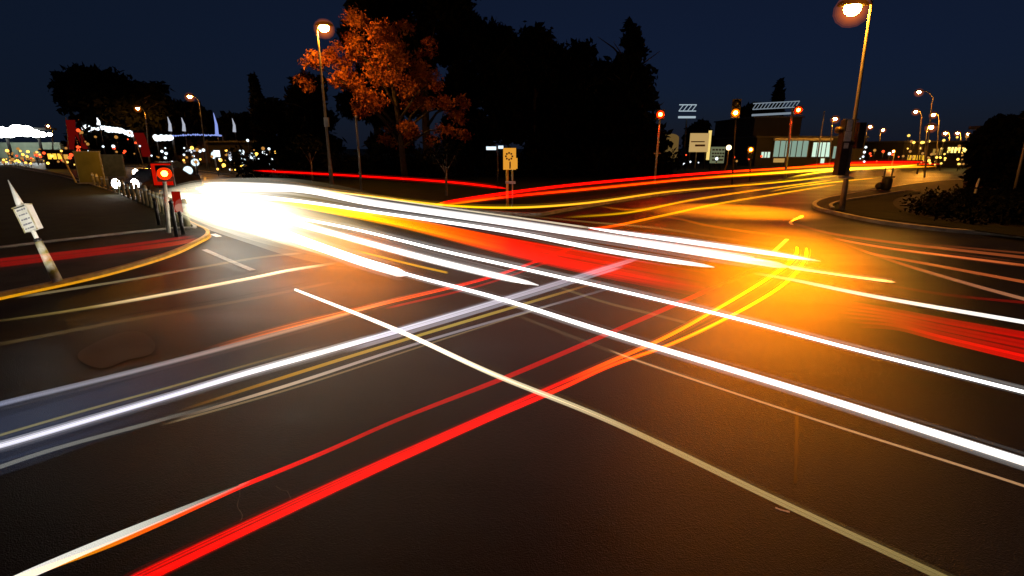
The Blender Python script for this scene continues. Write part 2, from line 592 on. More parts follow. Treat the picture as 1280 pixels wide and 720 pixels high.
# the blown-out glare where the headlight trails run together: many overlapping strands of light
up_ = [(205, 240), (262, 231), (330, 231), (400, 238), (500, 255)]
lo_ = [(205, 252), (262, 274), (330, 297), (400, 319), (480, 343)]
for i in range(30):
    k = min(1, max(0, random.gauss(.45, .27)))
    a = random.uniform(-25, 25)
    pts = [(p[0] * (1 - k) + q[0] * k + (a if 0 < n_ else a * .4), p[1] * (1 - k) + q[1] * k + random.uniform(-2, 2) + a * .18 * k) for n_, (p, q) in enumerate(zip(up_, lo_))]
    w_ = random.uniform(.7, 1.3) * (1 if i % 3 else 1.8)
    st = .16 if i % 3 else .05
    mt = trail_mat('headlight_glare', [(0, (1, .75, .4), 0), (.18, (1, .88, .62), st), (.45, (1, .92, .72), st * 1.1), (.68, (1, .75, .35), st * .35), (1, (1, .55, .15), 0)], True, i % 4 == 0)
    trail(pts, random.uniform(.5, .85), [.12 * w_, .20 * w_, .22 * w_, .17 * w_, .05], mt, 'one of the overlapping headlight strands in the blinding white pool of light', 'headlight strands of the blinding pool', plain=True)
trail([(985, 333.5), (1012, 338), (1060, 345), (1121, 353)], H, [.05, .03, .024, .028], even('peach', (1, .45, .14), 0.75, .02, .03), 'thin peach trail right of the yellow curve')
trail([(940, 341), (987, 349), (1085, 369), (1300, 406)], H, [.02, .02, .022, .022], trail_mat('pale_right', [(0, ORA, 0), (.3, (1, .5, .2), .3), (.6, WARM, .5), (1, WHT, .6)], True, False), 'thin whitish trail above the red stripes at the right edge')
# pale streaks from the left edge
trail([(-40, 567), (0, 557), (110, 525), (219, 493), (310, 466), (400, 441), (485, 417)], H, [.028, .028, .028, .029, .032, .036, .040], trail_mat('pale_left', [(0, PALE, .20), (.5, PALE, .26), (.8, WHT, .38), (1, PALE, .0)], True), 'broad greyish white streak from the left edge to the middle of the road')
trail([(400, 441), (485, 417), (626, 375.5), (760, 334.5), (800, 322)], H, [.03, .04, .045, .05, .05], trail_mat('lavender', [(0, PALE, 0.05), (.25, PALE, .26), (.6, (.8, .72, .85), .12), (1, (.9, .5, .5), .05)], True, False), 'lavender streak passing between the white trail tips')
trail([(430, 440), (626, 381), (780, 333)], H, .018, even('lavender_thin', PALE, .12), 'faint lavender line under the lavender streak')
trail([(-40, 516), (0, 505), (187, 459), (400, 402), (520, 366)], H + .1, [.028, .028, .028, .03, .03], trail_mat('blue_rim', [(0, BLUE, .16), (.5, (.45, .42, .45), .12), (.8, (1, .45, .2), .10), (1, ORA, 0)], True, False), 'grey upper rim of the bluish band at the left edge')
for i in range(6):
    y = 519 + i * 7.2
    x = (0.0, 187, 330)
    k = i / 5
    trail([(-40, y + 11 - k), (0, y), (187, 466 + k * 32), (330, 426 + k * 26)], H + .08, [.05, .055, .06, .06], even('blue_ghost', BLUE, .016, .01, .5), 'one of the faint blue lines filling the band at the left edge', 'faint blue lines of the left band', plain=True)
for i in range(3):
    trail([(-40, 581 + 8 * i), (0, 569 + 8 * i), (120, 533 + 6 * i), (250, 494 + 5 * i)], H, .045, even('blue_ghost_low', BLUE, .016, .01, .5), 'one of the faint blue lines below the broad greyish streak', 'faint blue lines below the greyish streak', plain=True)
trail([(-40, 556), (0, 544), (110, 512), (219, 482), (310, 456), (400, 431)], H, .008, even('olive', (.5, .42, .1), .16, .02, .3), 'olive hairline above the broad greyish streak')
trail([(219, 515), (360, 470), (485, 431), (672, 375), (750, 352)], H, [.008, .013, .014, .016, .012], trail_mat('amber_line', [(0, TAN, 0), (.25, YEL, .18), (.6, (.8, .6, .1), .22), (1, RED, .05)], True, False), 'amber hairline under the lavender streak')
trail([(215, 525), (360, 481.5), (516, 431), (760, 361)], H, [.008, .012, .012, .014], trail_mat('grey_line', [(0, PALE, 0), (.3, (1, .75, .5), .25), (.7, PALE, .14), (1, PALE, .03)], True, False), 'grey hairline lowest of the set under the lavender streak')
trail([(200, 532), (360, 487), (560, 422), (700, 378)], H, .007, even('grey_line_dim', TAN, .08), 'dim tan hairline between the amber and grey hairlines')
trail([(-30, 594), (62, 563), (194, 527), (290, 500)], H, .012, even('grey_green', (.5, .5, .42), .13, .02, .4), 'grey green line below the greyish streak at the left')
trail([(-30, 405), (70, 391), (160, 376), (316, 347), (360, 338), (425, 328)], H, [.02, .025, .03, .035, .035, .03], trail_mat('cream', [(0, TAN, 0), (.3, (.8, .55, .15), .04), (.55, (1, .75, .4), .20), (.75, (1, .8, .5), .28), (1, YEL, 0)], True), 'cream streak passing below the short white dash at the left')
trail([(20, 372), (160, 350), (330, 321), (380, 316)], H, .016, even('cream_dim', TAN, .08), 'dim tan line between the cream streak and the yellow kerb')
trail([(-20, 434), (160, 400), (300, 376), (420, 352)], .3, .02, even('tan_dim', (.6, .4, .15), .035), 'very dim brown line across the left lanes')
# pale line that crosses the foreground (two close strands)
for dz, lab in ((0.0, 'lower strand of the long pale double line crossing the foreground'), (0.055, 'upper strand of the long pale double line crossing the foreground')):
    o = 0 if dz == 0 else -1
    trail([(369, 362.5 + o), (500, 415 + o * 1.6), (615, 468 + o * 2.2), (760, 527 + o * 3.5), (980, 632 + o * 4.5), (1190, 730 + o * 5.5)], .30,
          [.012, .020, .017, .012, .010, .010], trail_mat('pale_double', [(0, WHT, .8), (.2, (1, .88, .72), .75), (.42, (1, .86, .55), .40), (.65, (.75, .52, .2), .26), (1, (.55, .42, .14), .16)], True), lab)
trail([(560, 438), (760, 521), (980, 625), (1190, 723)], .30, .022, even('pale_halo', (.4, .28, .08), .03, .3, .0), 'dim brownish glow line along the long pale double line')
# yellow and red curve of a turning car
cur_m = trail_mat('turn_curve', [(0, RED, .5), (.33, RED, .6), (.47, (1, .05, 0), .6), (.57, (1, .2, 0), .6), (.72, (1, .42, 0), 1.0), (1, (1, .62, 0), 1.2)], True)
cur_m2 = trail_mat('turn_curve_dim', [(0, RED, .14), (.38, RED, .25), (.5, (1, .1, 0), .5), (.6, (1, .25, 0), .6), (.75, (1, .44, 0), 1.0), (1, (1, .62, 0), 1.2)], True)
trail([(150, 740), (187, 722), (400, 620), (604, 527), (700, 486), (762, 458), (837, 431), (910, 397), (975, 359), (1000, 335), (1008, 320), (1008, 310)], .8, [.021, .021, .021, .021, .020, .019, .021, .023, .026, .030, .032, .034], cur_m, 'outer line of the curve turning from red to yellow')
trail([(135, 740), (176, 718), (390, 617), (598, 524), (690, 484), (757, 455), (830, 423), (894, 388), (962, 347), (988, 328), (996, 317), (996.5, 309)], .8, [.016, .016, .016, .016, .018, .020, .021, .023, .026, .030, .032, .034], cur_m2, 'inner line of the curve turning from red to yellow')
trail([(300, 608.5), (400, 567.5), (494, 526), (635, 470.5), (772, 412), (872, 368.5), (960, 330)], .8, [.012, .012, .012, .018, .022, .026, .02], trail_mat('thin_red', [(0, RED, .55), (.3, RED, .22), (.7, RED, .22), (.87, RED, .3), (1, ORA, 0)], True, False), 'thin dark red trail across the middle of the road')
trail([(0, 731), (75, 704), (150, 676), (300, 609)], .8, [.012, .012, .012, .010], trail_mat('orange_edge', [(0, YEL, .4), (.6, ORA, .4), (1, RED, .6)], True, False), 'thin orange edge below the short tapering white streak')
trail([(-20, 744), (40, 716), (150, 669), (230, 636), (312, 602)], .8, [.020, .020, .018, .013, .005], trail_mat('short_white', [(0, WHT, .50), (.5, (1, .98, .85), .36), (1, (.7, .7, .5), .04)], True), 'short tapering white streak at the lower left corner')
trail([(250, 438), (360, 408), (485, 377.5), (607, 348), (672, 326), (720, 308)], .8, [.02, .03, .028, .022, .022, .02], trail_mat('orange_red', [(0, ORA, 0), (.3, (1, .2, .02), .22), (.6, RED, .3), (1, RED, .2)], True, False), 'orange to red line crossing under the white trails')
trail([(480, 386), (600, 357), (700, 322)], .8, .012, even('red_dim', RED, .15), 'dim red line beside the orange to red line')
trail([(-60, 387), (0, 373.5), (125, 346), (212, 320.5), (250, 303), (263, 296), (259, 290)], .30, [.022, .022, .022, .022, .022, .022, .018], trail_mat('kerb_amber', [(0, (1, .45, 0), .30), (.5, (1, .40, 0), .30), (.8, (1, .38, .02), .35), (1, (1, .4, .1), .1)], True, False), 'thin yellow trail curving along the left kerb')
# red band in the middle
N = 13
for i in range(N):
    k = i / (N - 1)
    j = random.uniform(-1.5, 1.5)
    up = [(345, 247), (420, 258), (500, 272), (640, 299), (770, 321), (905 - 20 * random.random(), 343)]
    lo = [(345, 253), (420, 267), (500, 284), (640, 319), (745, 343), (885 + 20 * random.random(), 371)]
    pts = [(a[0] * (1 - k) + b[0] * k, a[1] * (1 - k) + b[1] * k + j * (0.3 if q < 2 else 1)) for q, (a, b) in enumerate(zip(up, lo))]
    s = random.uniform(.6, 1.3)
    mt = trail_mat('red_band', [(0, YEL, .10), (.15, (1, .55, 0), .42), (.33, (1, .35, 0), .26 * s), (.5, (1, .10, 0), .22 * s), (.6, RED, .20 * s), (.8, RED, .14 * s), (1, RED, 0)], True, i % 3 == 0)
    trail(pts, .8, [.05, .045, .04, .036 * s, .036 * s, .04 * s], mt, 'one of the red strands of the wide band between the white trails', 'red strands of the middle band', plain=True)
# red stripes at the right edge
for i in range(6):
    k = i / 5
    pts = [(1020 + 50 * k, 374 + 32 * k), (1100 + 20 * k, 386 + 23 * k), (1180, 401 + 23 * k), (1310, 424 + 31 * k)]
    mt = trail_mat('red_right', [(0, ORA, 0), (.4, (1, .05, 0), .10), (.65, RED, (.16, .06, .14, .06, .12, .26)[i]), (1, RED, (.22, .07, .18, .08, .16, .32)[i])], True, i % 2 == 0)
    trail(pts, .8, [.03, .03, .030, .032], mt, 'one of the red stripes running off the right edge', 'red stripes at the right edge', plain=True)
# far reds
trail([(545, 256), (560, 252.5), (630, 241.5), (720, 230.5), (880, 216.5), (960, 211.5), (1060, 206), (1175, 205)], .8, [.05, .06, .065, .07, .08, .09, .11, .11], trail_mat('far_red_high', [(0, YEL, .3), (.12, RED, .7), (.6, RED, .9), (.8, (1, .08, 0), 1.0), (1, RED, .6)], True), 'upper line of the red pair sweeping past the amber sign to the right')
trail([(555, 256), (645, 245), (720, 238), (880, 222.5), (960, 217), (1060, 211), (1170, 208)], .8, [.05, .06, .065, .08, .1, .13, .12], trail_mat('far_red_low', [(0, ORA, .4), (.15, RED, .7), (.5, (1, .05, 0), .9), (.65, (1, .3, 0), 1.1), (.8, (1, .6, .02), 1.3), (1, ORA, .6)], True), 'lower line of the red pair turning yellow towards the far junction')
trail([(315, 213), (420, 218.5), (560, 227.5), (637, 236)], .8, [.08, .07, .065, .06], even('far_red_left', RED, .55, .05, .02), 'thin red trail along the grass verge under the trees')
trail([(1000, 208), (1060, 204), (1165, 202)], 1.3, [.08, .12, .12], even('far_red_top', RED, .5, .2, .1), 'topmost red streak near the traffic island')
trail([(-40, 336), (0, 331), (125, 316), (215, 305), (252, 298)], .8, [.05, .05, .05, .05, .04], trail_mat('corner_red', [(0, RED, .05), (.6, RED, .08), (.85, (1, .08, 0), .14), (1, ORA, 0)], True, False), 'dull red trail above the left pavement, behind the leaning post')
trail([(-40, 330), (0, 325), (125, 311), (245, 295)], .8, .025, even('corner_red_dim', RED, .10), 'faint red trail just above the dull red one')
# amber lines in the far junction
am = [
 ([(345, 231), (450, 243.5), (570, 257.5), (640, 259.5), (720, 255), (840, 239), (960, 229), (1045, 220)], .055, [(0, YEL, .4), (.3, YEL, .7), (.55, (1, .5, .02), .6), (.8, (1, .32, 0), .6), (1, (1, .62, 0), 1.0)], 'amber line bending past the foot of the amber sign'),
 ([(700, 272), (780, 266), (865, 249.5), (960, 235.5), (1040, 225)], .045, [(0, TAN, 0), (.3, YEL, .35), (.7, (1, .3, 0), .5), (1, (1, .5, 0), .8)], 'second amber line from the top in the far junction'),
 ([(735, 287), (760, 284), (830, 269.5), (890, 256.5), (960, 244.5), (1045, 231)], .045, [(0, RED, .4), (.25, (1, .07, 0), .7), (.45, YEL, .5), (.75, (1, .4, 0), .5), (1, (1, .5, 0), .6)], 'red to amber line rising from the white trail tip'),
 ([(745, 257), (785, 262), (840, 255), (930, 240)], .03, [(0, TAN, 0), (.4, (1, .3, 0), .25), (1, ORA, .2)], 'dim amber line looping in the far junction'),
 ([(800, 268), (850, 274), (880, 281), (960, 293), (1040, 301)], .025, [(0, YEL, 0), (.3, ORA, .22), (.7, ORA, .25), (1, ORA, 0)], 'dim orange line dipping under the amber lines'),
 ([(640, 268), (730, 277), (820, 285), (900, 297), (975, 306)], .022, [(0, TAN, 0), (.4, (.9, .5, .1), .18), (1, ORA, 0)], 'dim tan line just above the uppermost white trail'),
 ([(980, 275), (1035, 291), (1100, 301), (1175, 310), (1300, 324)], .024, [(0, ORA, 0), (.3, PINK, .25), (.7, PINK, .32), (1, PINK, .22)], 'salmon line nearest the island kerb'),
 ([(1040, 297), (1055, 300.5), (1110, 310), (1180, 319), (1300, 334)], .030, [(0, ORA, 0), (.35, PINK, .32), (.8, PINK, .36), (1, PINK, .25)], 'thick salmon line second from the island kerb'),
 ([(1075, 312), (1090, 317), (1160, 330), (1300, 356)], .020, [(0, ORA, 0), (.35, PINK, .35), (1, PINK, .38)], 'salmon line third from the island kerb'),
 ([(1050, 303), (1115, 326), (1150, 337), (1222, 358), (1300, 379)], .020, [(0, ORA, 0), (.35, PINK, .28), (1, (1, .42, .2), .36)], 'salmon line farthest from the island kerb'),
 ([(1120, 300), (1200, 309), (1300, 318)], .016, [(0, PINK, 0), (.5, PINK, .10), (1, PINK, .12)], 'faint salmon line hugging the island kerb'),
 ([(1085, 352), (1180, 368), (1300, 380)], .016, [(0, ORA, 0), (.5, RED, .10), (1, RED, .12)], 'faint red line above the thin whitish trail at right'),
 ([(985, 222), (1040, 214), (1100, 210), (1150, 206)], .09, [(0, YEL, .2), (.4, (1, .62, .02), 1.1), (.8, (1, .5, .02), .8), (1, YEL, .8)], 'brightest yellow streak beside the island lamp post'),
 ([(960, 240), (1000, 233), (1050, 227), (1100, 222)], .03, [(0, YEL, .1), (.5, YEL, .5), (1, YEL, .2)], 'short yellow streak in front of the island tip'),
]
for q, (pts, r, st, lab) in enumerate(am):
    trail(pts, H, r, trail_mat('amber_%d' % q, [(u, c, v * (.5 if q < 6 else .45 if q < 12 else .8)) for u, c, v in st], True, q in (0, 12)), lab)
for pts, r, c, s, lab in (
    ([(760, 437), (792, 449), (1004, 519.5), (1245, 596), (1300, 614)], .007, (1, .55, .25), .20, 'tan hairline lowest of the two below the longest white trail'),
    ([(900, 457), (955, 475), (1080, 516), (1250, 571), (1300, 588)], .007, (1, .6, .3), .20, 'tan hairline directly below the longest white trail'),
    ([(690, 356), (760, 379), (809, 391), (860, 404)], .014, (.6, .5, .2), .06, 'short olive line between the two long white trails'),
    ([(640, 392), (700, 415), (800, 452), (900, 484)], .016, (.5, .4, .2), .035, 'very dim olive line below the longest white trail'),
    ([(440, 312), (520, 332), (560, 341)], .016, YEL, .30, 'short golden line above the blunt white tip')):
    trail(pts, H, r, even('hairline', c, s, .12, .03), lab)

# ------------------------------------------------------------- street lamps
SOD = (1.0, 0.40, 0.03)
M_BULB = glow('sodium_bulb', (1.0, 0.36, 0.025), 1000)
M_BULB_FAR = glow('sodium_bulb_far', (1.0, 0.36, 0.03), 1500)
M_POLE_A = surf('lamp_pole_paint', (0.14, 0.13, 0.10), (0.22, 0.20, 0.16), 3, 0.5)

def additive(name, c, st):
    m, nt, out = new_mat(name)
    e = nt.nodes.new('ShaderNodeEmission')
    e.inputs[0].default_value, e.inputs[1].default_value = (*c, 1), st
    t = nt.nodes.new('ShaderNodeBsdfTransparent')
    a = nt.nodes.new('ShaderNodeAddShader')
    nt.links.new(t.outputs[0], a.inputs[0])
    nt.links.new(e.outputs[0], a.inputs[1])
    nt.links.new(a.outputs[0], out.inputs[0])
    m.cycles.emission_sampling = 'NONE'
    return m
M_HALO = additive('lamp_halo', (1, .19, .001), .042)  # lamp halo as weak emission on see-through shells
def point_light(p, watts, parent=None):
    l = bpy.data.lights.new('point_light', 'POINT')
    l.energy, l.color, l.shadow_soft_size = watts, SOD, 0.22
    o = bpy.data.objects.new('point_light', l)
    COL.objects.link(o)
    o.location = p
    return o

def street_lamp(base, top, head, label, r0=.095, watts=0, bulb=M_BULB, bulb_r=.22, box=None, group=None, pole_mat=None):
    t = thing('street_lamp', base, label, 'street lamp', group)
    base, top, head = Vector(base), Vector(top), Vector(head)
    n = 10
    pts = [base.lerp(top, i / n) for i in range(n + 1)]
    b = MB().tube(pts, [r0 * (1.25 if i < 2 else 1.0 - .45 * i / n) for i in range(n + 1)], 10)
    obj('pole', b, pole_mat or M_POLE_A, t, True)
    d = head - top
    mid = top + Vector((d.x * .35, d.y * .35, d.z * .5 + .25 * r0 / .1))
    arm = [Vector(q) for q in spline([top, mid, head + Vector((0, 0, .17))], 5)]
    obj('arm', MB().tube(arm, r0 * .45, 8), pole_mat or M_POLE_A, t, True)
    side = Vector((d.x, d.y, 0))
    rz = math.atan2(side.y, side.x) if side.length > 1e-3 else 0
    k = bulb_r / .22
    hd = MB()
    hd.lathe(head + Vector((0, 0, .02 * k)), [(.30 * k, 0), (.29 * k, .06 * k), (.20 * k, .14 * k), (.07 * k, .18 * k)], 14, Matrix.Rotation(rz, 3, 'Z') @ Matrix(((1.35, 0, 0), (0, .75, 0), (0, 0, 1))))
    hb = obj('lamp_head', hd, M_BLACK, t, True)
    near = bulb is M_BULB
    bl = MB().ball(head + Vector((0, 0, -.05 * k)), bulb_r * (.9 if near else .62), 12, 1.1, .8, .9)
    obj('bulb', bl, bulb, hb, True)
    for f_ in ((1.0, 1.12, 1.25, 1.4, 1.57, 1.76, 1.98) if near else (.85, 1.1, 1.4, 1.75)):  # nested emissive shells imitate the orange halo round the bulb
        obj('halo_shell', MB().ball(head + Vector((0, 0, -.10 * k)), bulb_r * f_, 14, 1.05, .9, .95), M_HALO, hb, True)
    if box:
        obj('control_box', MB().box(base.lerp(top, box) + Vector((0.06, -.06, 0)), (.26, .2, .55)), M_STEEL, t)
    if watts:
        point_light(head + Vector((0, -.02, -.35 * k)), watts)
    return t

def at_lamp(bpx, tpx, hpx, Y=None, z0=0.12):
    b = gp(*bpx, z0) if Y is None else Vector((*at(bpx[0], bpx[1], Y)[:2], 0))
    Y = b.y
    return b, at(*tpx, Y), at(*hpx, Y)
LW, RW = 0, 0
b, t, h = at_lamp((415, 233), (396.5, 38), (405, 33))
street_lamp(b, t, h, 'tall street lamp in front of the red leaved tree, glowing orange', .10, LW, bulb_r=.30, box=.43)
LAMP_L = h
b, t, h = at_lamp((1052, 263), (1091, -8), (1066, 8))
street_lamp(b, t, h, 'tall leaning street lamp on the tip of the traffic island', .085, RW, bulb_r=.30)
LAMP_R, ISL_BASE, ISL_TOP = h, b, t

def lantern_throw(p, target, watts, cone):
    l = bpy.data.lights.new('lantern_throw', 'SPOT')
    l.energy, l.color, l.shadow_soft_size, l.spot_size, l.spot_blend = watts, (1.0, .215, .002), 0.35, R(cone), 1.0
    o = bpy.data.objects.new('lantern_throw', l)
    COL.objects.link(o)
    o.location = p + Vector((0, -.1, -.4))
    o.rotation_euler = (Vector(target) - o.location).to_track_quat('-Z', 'Y').to_euler()
lantern_throw(LAMP_L, gp(425, 322), 22000, 10)
lantern_throw(LAMP_R, gp(880, 300), 80000, 46)
lantern_throw(LAMP_R, gp(925, 264), 330000, 48)
lantern_throw(LAMP_R, gp(890, 365), 22000, 22)

# plain second pole by the left lamp
b0, t0 = gp(452, 238, .12), None
t0 = at(445, 146, b0.y)
p = thing('thin_pole', b0, 'thin unlit pole to the right of the tall lamp by the tree', 'pole')
obj('shaft', MB().tube([b0, b0.lerp(t0, .5), t0], [.07, .06, .05], 10), M_POLE_A, p, True)
obj('cap', MB().ball(t0, .075, 10), M_STEEL, p, True)

far_lamps = [
 ((258, 203), (249, 128), (237, 120), 62, .30, 'far street lamp with an orange pole above the blue light line at left'),
 ((186, 203), (182, 142), (172, 135), 80, .30, 'smaller far street lamp left of the one with the orange pole'),
 ((104, 200), (103, 154), (97, 148), 100, .28, 'small far street lamp among the red banners'),
 ((66, 198), (66, 163), (60, 157), 115, .30, 'leftmost far street lamp beside the floodlit canopy'),
 ((1038, 205), (1040, 156), (1044, 148), 62, .28, 'street lamp just left of the island lamp pole'),
 ((1082, 203), (1083, 165), (1088, 158), 85, .28, 'left one of the two low lamps right of the island lamp pole'),
 ((1100, 203), (1100, 168), (1104, 162), 92, .28, 'right one of the two low lamps right of the island lamp pole'),
 ((1160, 222), (1166, 122), (1149, 114.5), 46, .20, 'highest of the far lamps at right, on a pale pole'),
 ((1150, 214), (1152, 146), (1145, 139), 52, .20, 'lamp directly below the highest far lamp at right'),
 ((1172, 206), (1174, 150), (1167, 143), 66, .26, 'yellowish lamp at mid height in the right cluster'),
 ((1158, 207), (1158, 163), (1164, 158), 60, .34, 'largest yellow lamp of the right cluster'),
 ((1186, 202), (1187, 171), (1182, 166), 95, .34, 'lamp leading the dwindling row beyond the right cluster'),
 ((1200, 200), (1201, 172), (1197, 166), 110, .34, 'middle lamp of the dwindling row beyond the right cluster'),
 ((1214, 199), (1215, 172), (1210, 167), 125, .34, 'last lamp of the dwindling row beyond the right cluster'),
 ((1116, 207), (1118, 193), (1117, 188.5), 66, .16, 'small low lamp above the red streak at right'),
]
for bpx, tpx, hpx, Y, br, lab in far_lamps:
    h = at(*hpx, Y); t = at(*tpx, Y)
    bx = at(bpx[0], 200, Y)
    street_lamp((bx.x, Y, 0), t, h, lab, .085 * Y / 60, 0, M_BULB_FAR, br, None, 'far street lamps')

# ---------------------------------------------------------- traffic signals
M_LRED = glow('signal_red', (1.0, 0.04, 0.002), 900)
M_LAMB = glow('signal_amber', (1.0, 0.24, 0.01), 500)
M_RLENS = glow('red_lens', (1.0, 0.03, 0.001), 1.6)
M_ALENS = glow('amber_lens', (1.0, 0.16, 0.002), 1.8)
M_LOFF = surf('unlit_lens', (0.02, 0.02, 0.02), (0.03, 0.03, 0.03), 5, 0.3)
M_LRED2 = glow('signal_red_near', (1.0, 0.05, 0.003), 220)
def signal(base, headc, label, lit, yaw=0.0, k=1.0, aspects=3, pole_r=.055, button=None, pole_mat=None, lit_mat=None, board=True, off=0.0, group=None):
    """signal on a pole; headc = centre of the lit lens"""
    base, headc = Vector(base), Vector(headc)
    yaw = -math.atan2(base.x, base.y) + yaw
    headc = base + Matrix.Rotation(-yaw, 3, 'Z') @ (headc - base)
    t = thing('traffic_signal', base, label, 'traffic light', group)
    t.rotation_euler.z = yaw
    hx = headc + Vector((0, .1 * k, 0))
    ptop = Vector((headc.x + off, headc.y + .22 * k, headc.z + (.5 if lit == 1 else .1) * k))
    obj('pole', MB().tube([base, base.lerp(ptop, .5), ptop], [pole_r * 1.1, pole_r, pole_r], 10), pole_mat or M_STEEL, t, True)
    sp = .30 * k
    z0 = headc.z + lit * sp
    hd = MB().box((headc.x, headc.y + .14 * k, z0 - sp * (aspects - 1) / 2), (.30 * k, .20 * k, sp * aspects + .04 * k))
    head = obj('signal_head', hd, M_BLACK, t)
    if board:
        obj('backing_board', MB().box((headc.x, headc.y + .16 * k, z0 - sp * (aspects - 1) / 2), (.50 * k, .02 * k, sp * aspects + .25 * k)), M_BLACK, t)
    for i in range(aspects):
        c = Vector((headc.x, headc.y, z0 - sp * i))
        rot = Matrix.Rotation(R(90), 3, 'X')
        ln = MB().lathe(c + Vector((0, .045 * k, 0)), [(.14 * k, 0), (.12 * k, .03 * k), (.04 * k, .05 * k)], 14, rot)
        obj('lens', ln, (M_ALENS if lit_mat is M_LAMB else M_RLENS) if i == lit else M_LOFF, head, True)
        if i == lit:
            obj('lamp_core', MB().ball(c + Vector((0, -.02 * k, 0)), .062 * k, 10, 1, .6, 1), lit_mat or M_LRED, head, True)
        hood = MB()
        q = [c + Vector((math.cos(a) * .15 * k, 0, math.sin(a) * .15 * k)) for a in [R(x) for x in range(-20, 201, 20)]]
        vs = [p + Vector((0, .04 * k, 0)) for p in q] + [p + Vector((0, -.16 * k, -.02 * k)) for p in q]
        m = len(q)
        hood.add(vs, [(i_, i_ + 1, i_ + 1 + m, i_ + m) for i_ in range(m - 1)])
        obj('hood', hood, M_BLACK, head)
    if button:
        bp = base.lerp(ptop, button)
        bt = MB().box(bp + Vector((0, -.09, 0)), (.16, .12, .30)).box(bp + Vector((.16, 0, .02)), (.2, .05, .05)).box(bp + Vector((-.14, 0, .02)), (.14, .05, .05))
        obj('push_button_box', bt, M_STEEL, t)
    return t
b = gp(818, 229, .12)
signal(b, at(825.5, 143, b.y - .1), 'red traffic light on a pole right of the dark trees', 0, 0, 1.9, 1, .07, .42, None, None, False)
b = gp(981, 224, .12)
signal(b, at(998, 137.5, b.y - .1), 'red traffic light at the right end of the white lattice girder', 0, 0, 1.9, 1, .085, None, None, None, False, -.4)
b = gp(915, 231, .12)
signal(b, at(919.5, 141, b.y - .1), 'amber glowing traffic light at the left end of the lattice girder', 1, 0, 1.8, 2, .05, None, M_BLACK, M_LAMB, False)
b = gp(937, 226, .12)
signal(b, at(938.5, 187, b.y - .1), 'low amber traffic light in front of the shops', 0, 0, 1.4, 2, .05, None, M_BLACK, M_LAMB, False)
b = gp(211, 291, .12)
sg = signal(b, at(205.5, 217, b.y - .15), 'red traffic light on a white post at the left corner', 0, 0, 1.3, 1, .055, None, surf('white_post', (.55, .53, .45), (.75, .73, .62), 4, .6), M_LRED2, False)
SIGL = b
# red board; emission paints the left signal's glow and its reflection below
bc = at(203, 218, b.y + .12)
rb = thing('signal_board', (bc.x, bc.y, bc.z - .33), 'square red board around the lit light at the left corner', 'board')
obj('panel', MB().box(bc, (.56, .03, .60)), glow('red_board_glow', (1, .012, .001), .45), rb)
obj('red_reflection', MB().box(bc + Vector((.27, .03, -.78)), (.24, .03, .60)), glow('red_reflection_glow', (1, .02, .004), .22), rb)
obj('frame', MB().box(bc + Vector((0, .012, .315)), (.62, .05, .03)).box(bc + Vector((0, .012, -.315)), (.62, .05, .03)).box(bc + Vector((-.295, .012, 0)), (.03, .05, .60)).box(bc + Vector((.295, .012, 0)), (.03, .05, .60)), M_BLACK, rb)

# signal cluster hung on the island lamp pole (seen from the side)
def on_pole(py):
    for i in range(400):
        q = ISL_BASE.lerp(ISL_TOP, i / 399)
        if q.z >= at(1060, py, ISL_BASE.y).z:
            return q
    return ISL_TOP
q = on_pole(182)
cl = thing('signal_cluster', (q.x, q.y, on_pole(222).z), 'dark cluster of sideways signal heads on the island lamp post', 'traffic light')
hgt = on_pole(145).z - on_pole(220).z
hd = MB().box((q.x - .30, q.y - .02, q.z - .1), (.30, .32, hgt * .92))
h1 = obj('signal_head', hd, M_BLACK, cl)
obj('signal_head', MB().box((q.x + .26, q.y + .05, q.z + .35), (.26, .34, .95)), M_BLACK, cl)
M_SIDE = surf('silver_sticker', (.55, .62, .60), (.8, .86, .83), 14, .35)
for dz, ww, hh in ((.72, .20, .42), (.32, .26, .36), (-.02, .17, .2)):
    obj('label_plate', MB().box((q.x - .30, q.y - .19, q.z + dz), (ww, .012, hh)), M_SIDE, cl)
for zz in (on_pole(150).z, on_pole(216).z):
    c = q.copy(); c.z = zz
    f = (zz - ISL_BASE.z) / (ISL_TOP.z - ISL_BASE.z)
    c = ISL_BASE.lerp(ISL_TOP, f)
    obj('bracket', MB().box((c.x - .14, c.y, c.z), (.55, .08, .06)), M_STEEL, cl)
c = on_pole(222)
obj('collar', MB().lathe((c.x, c.y, c.z - .04), [(.26, 0), (.28, .03), (.2, .09)], 14), M_STEEL, cl, True)
for i, s in enumerate((-1, 1)):
    hood = MB()
    cc = Vector((q.x - .30 + s * .24, q.y, q.z + .55 - .45 * i))
    hood.lathe(cc, [(.12, -.11), (.13, 0), (.12, .11)], 12, Matrix.Rotation(R(90), 3, 'Y'))
    obj('hood', hood, M_BLACK, cl, True)

# amber reflective sign on the far verge; emission stands in for reflected light
b = gp(634, 259, .12)
sgn = thing('warning_sign', b, 'amber reflective box sign on twin posts at the verge corner', 'sign')
z1, z2 = at(634, 212, b.y).z, at(634, 185, b.y).z
M_AMB = surf('amber_paint', (.55, .27, .03), (.80, .45, .06), 5, .5)
M_AMB_GLOW = glow('amber_reflected_glow', (1.0, .42, .04), .75)
M_AMB_D = surf('amber_sign_dark', (.10, .04, .01), (.2, .08, .02), 6, .6)
xc = at(637, 200, b.y).x
sb = obj('sign_box', MB().box((xc, b.y, (z1 + z2) / 2), (.52, .16, z2 - z1)).box((xc + .22, b.y - .02, z1 + .25), (.20, .2, .42)), M_AMB_GLOW, sgn)
sym = MB()
zc = z1 + (z2 - z1) * .62
for a in range(0, 360, 45):
    sym.box((xc - .02 + math.cos(R(a)) * .13, b.y - .088, zc + math.sin(R(a)) * .13), (.07, .012, .07))
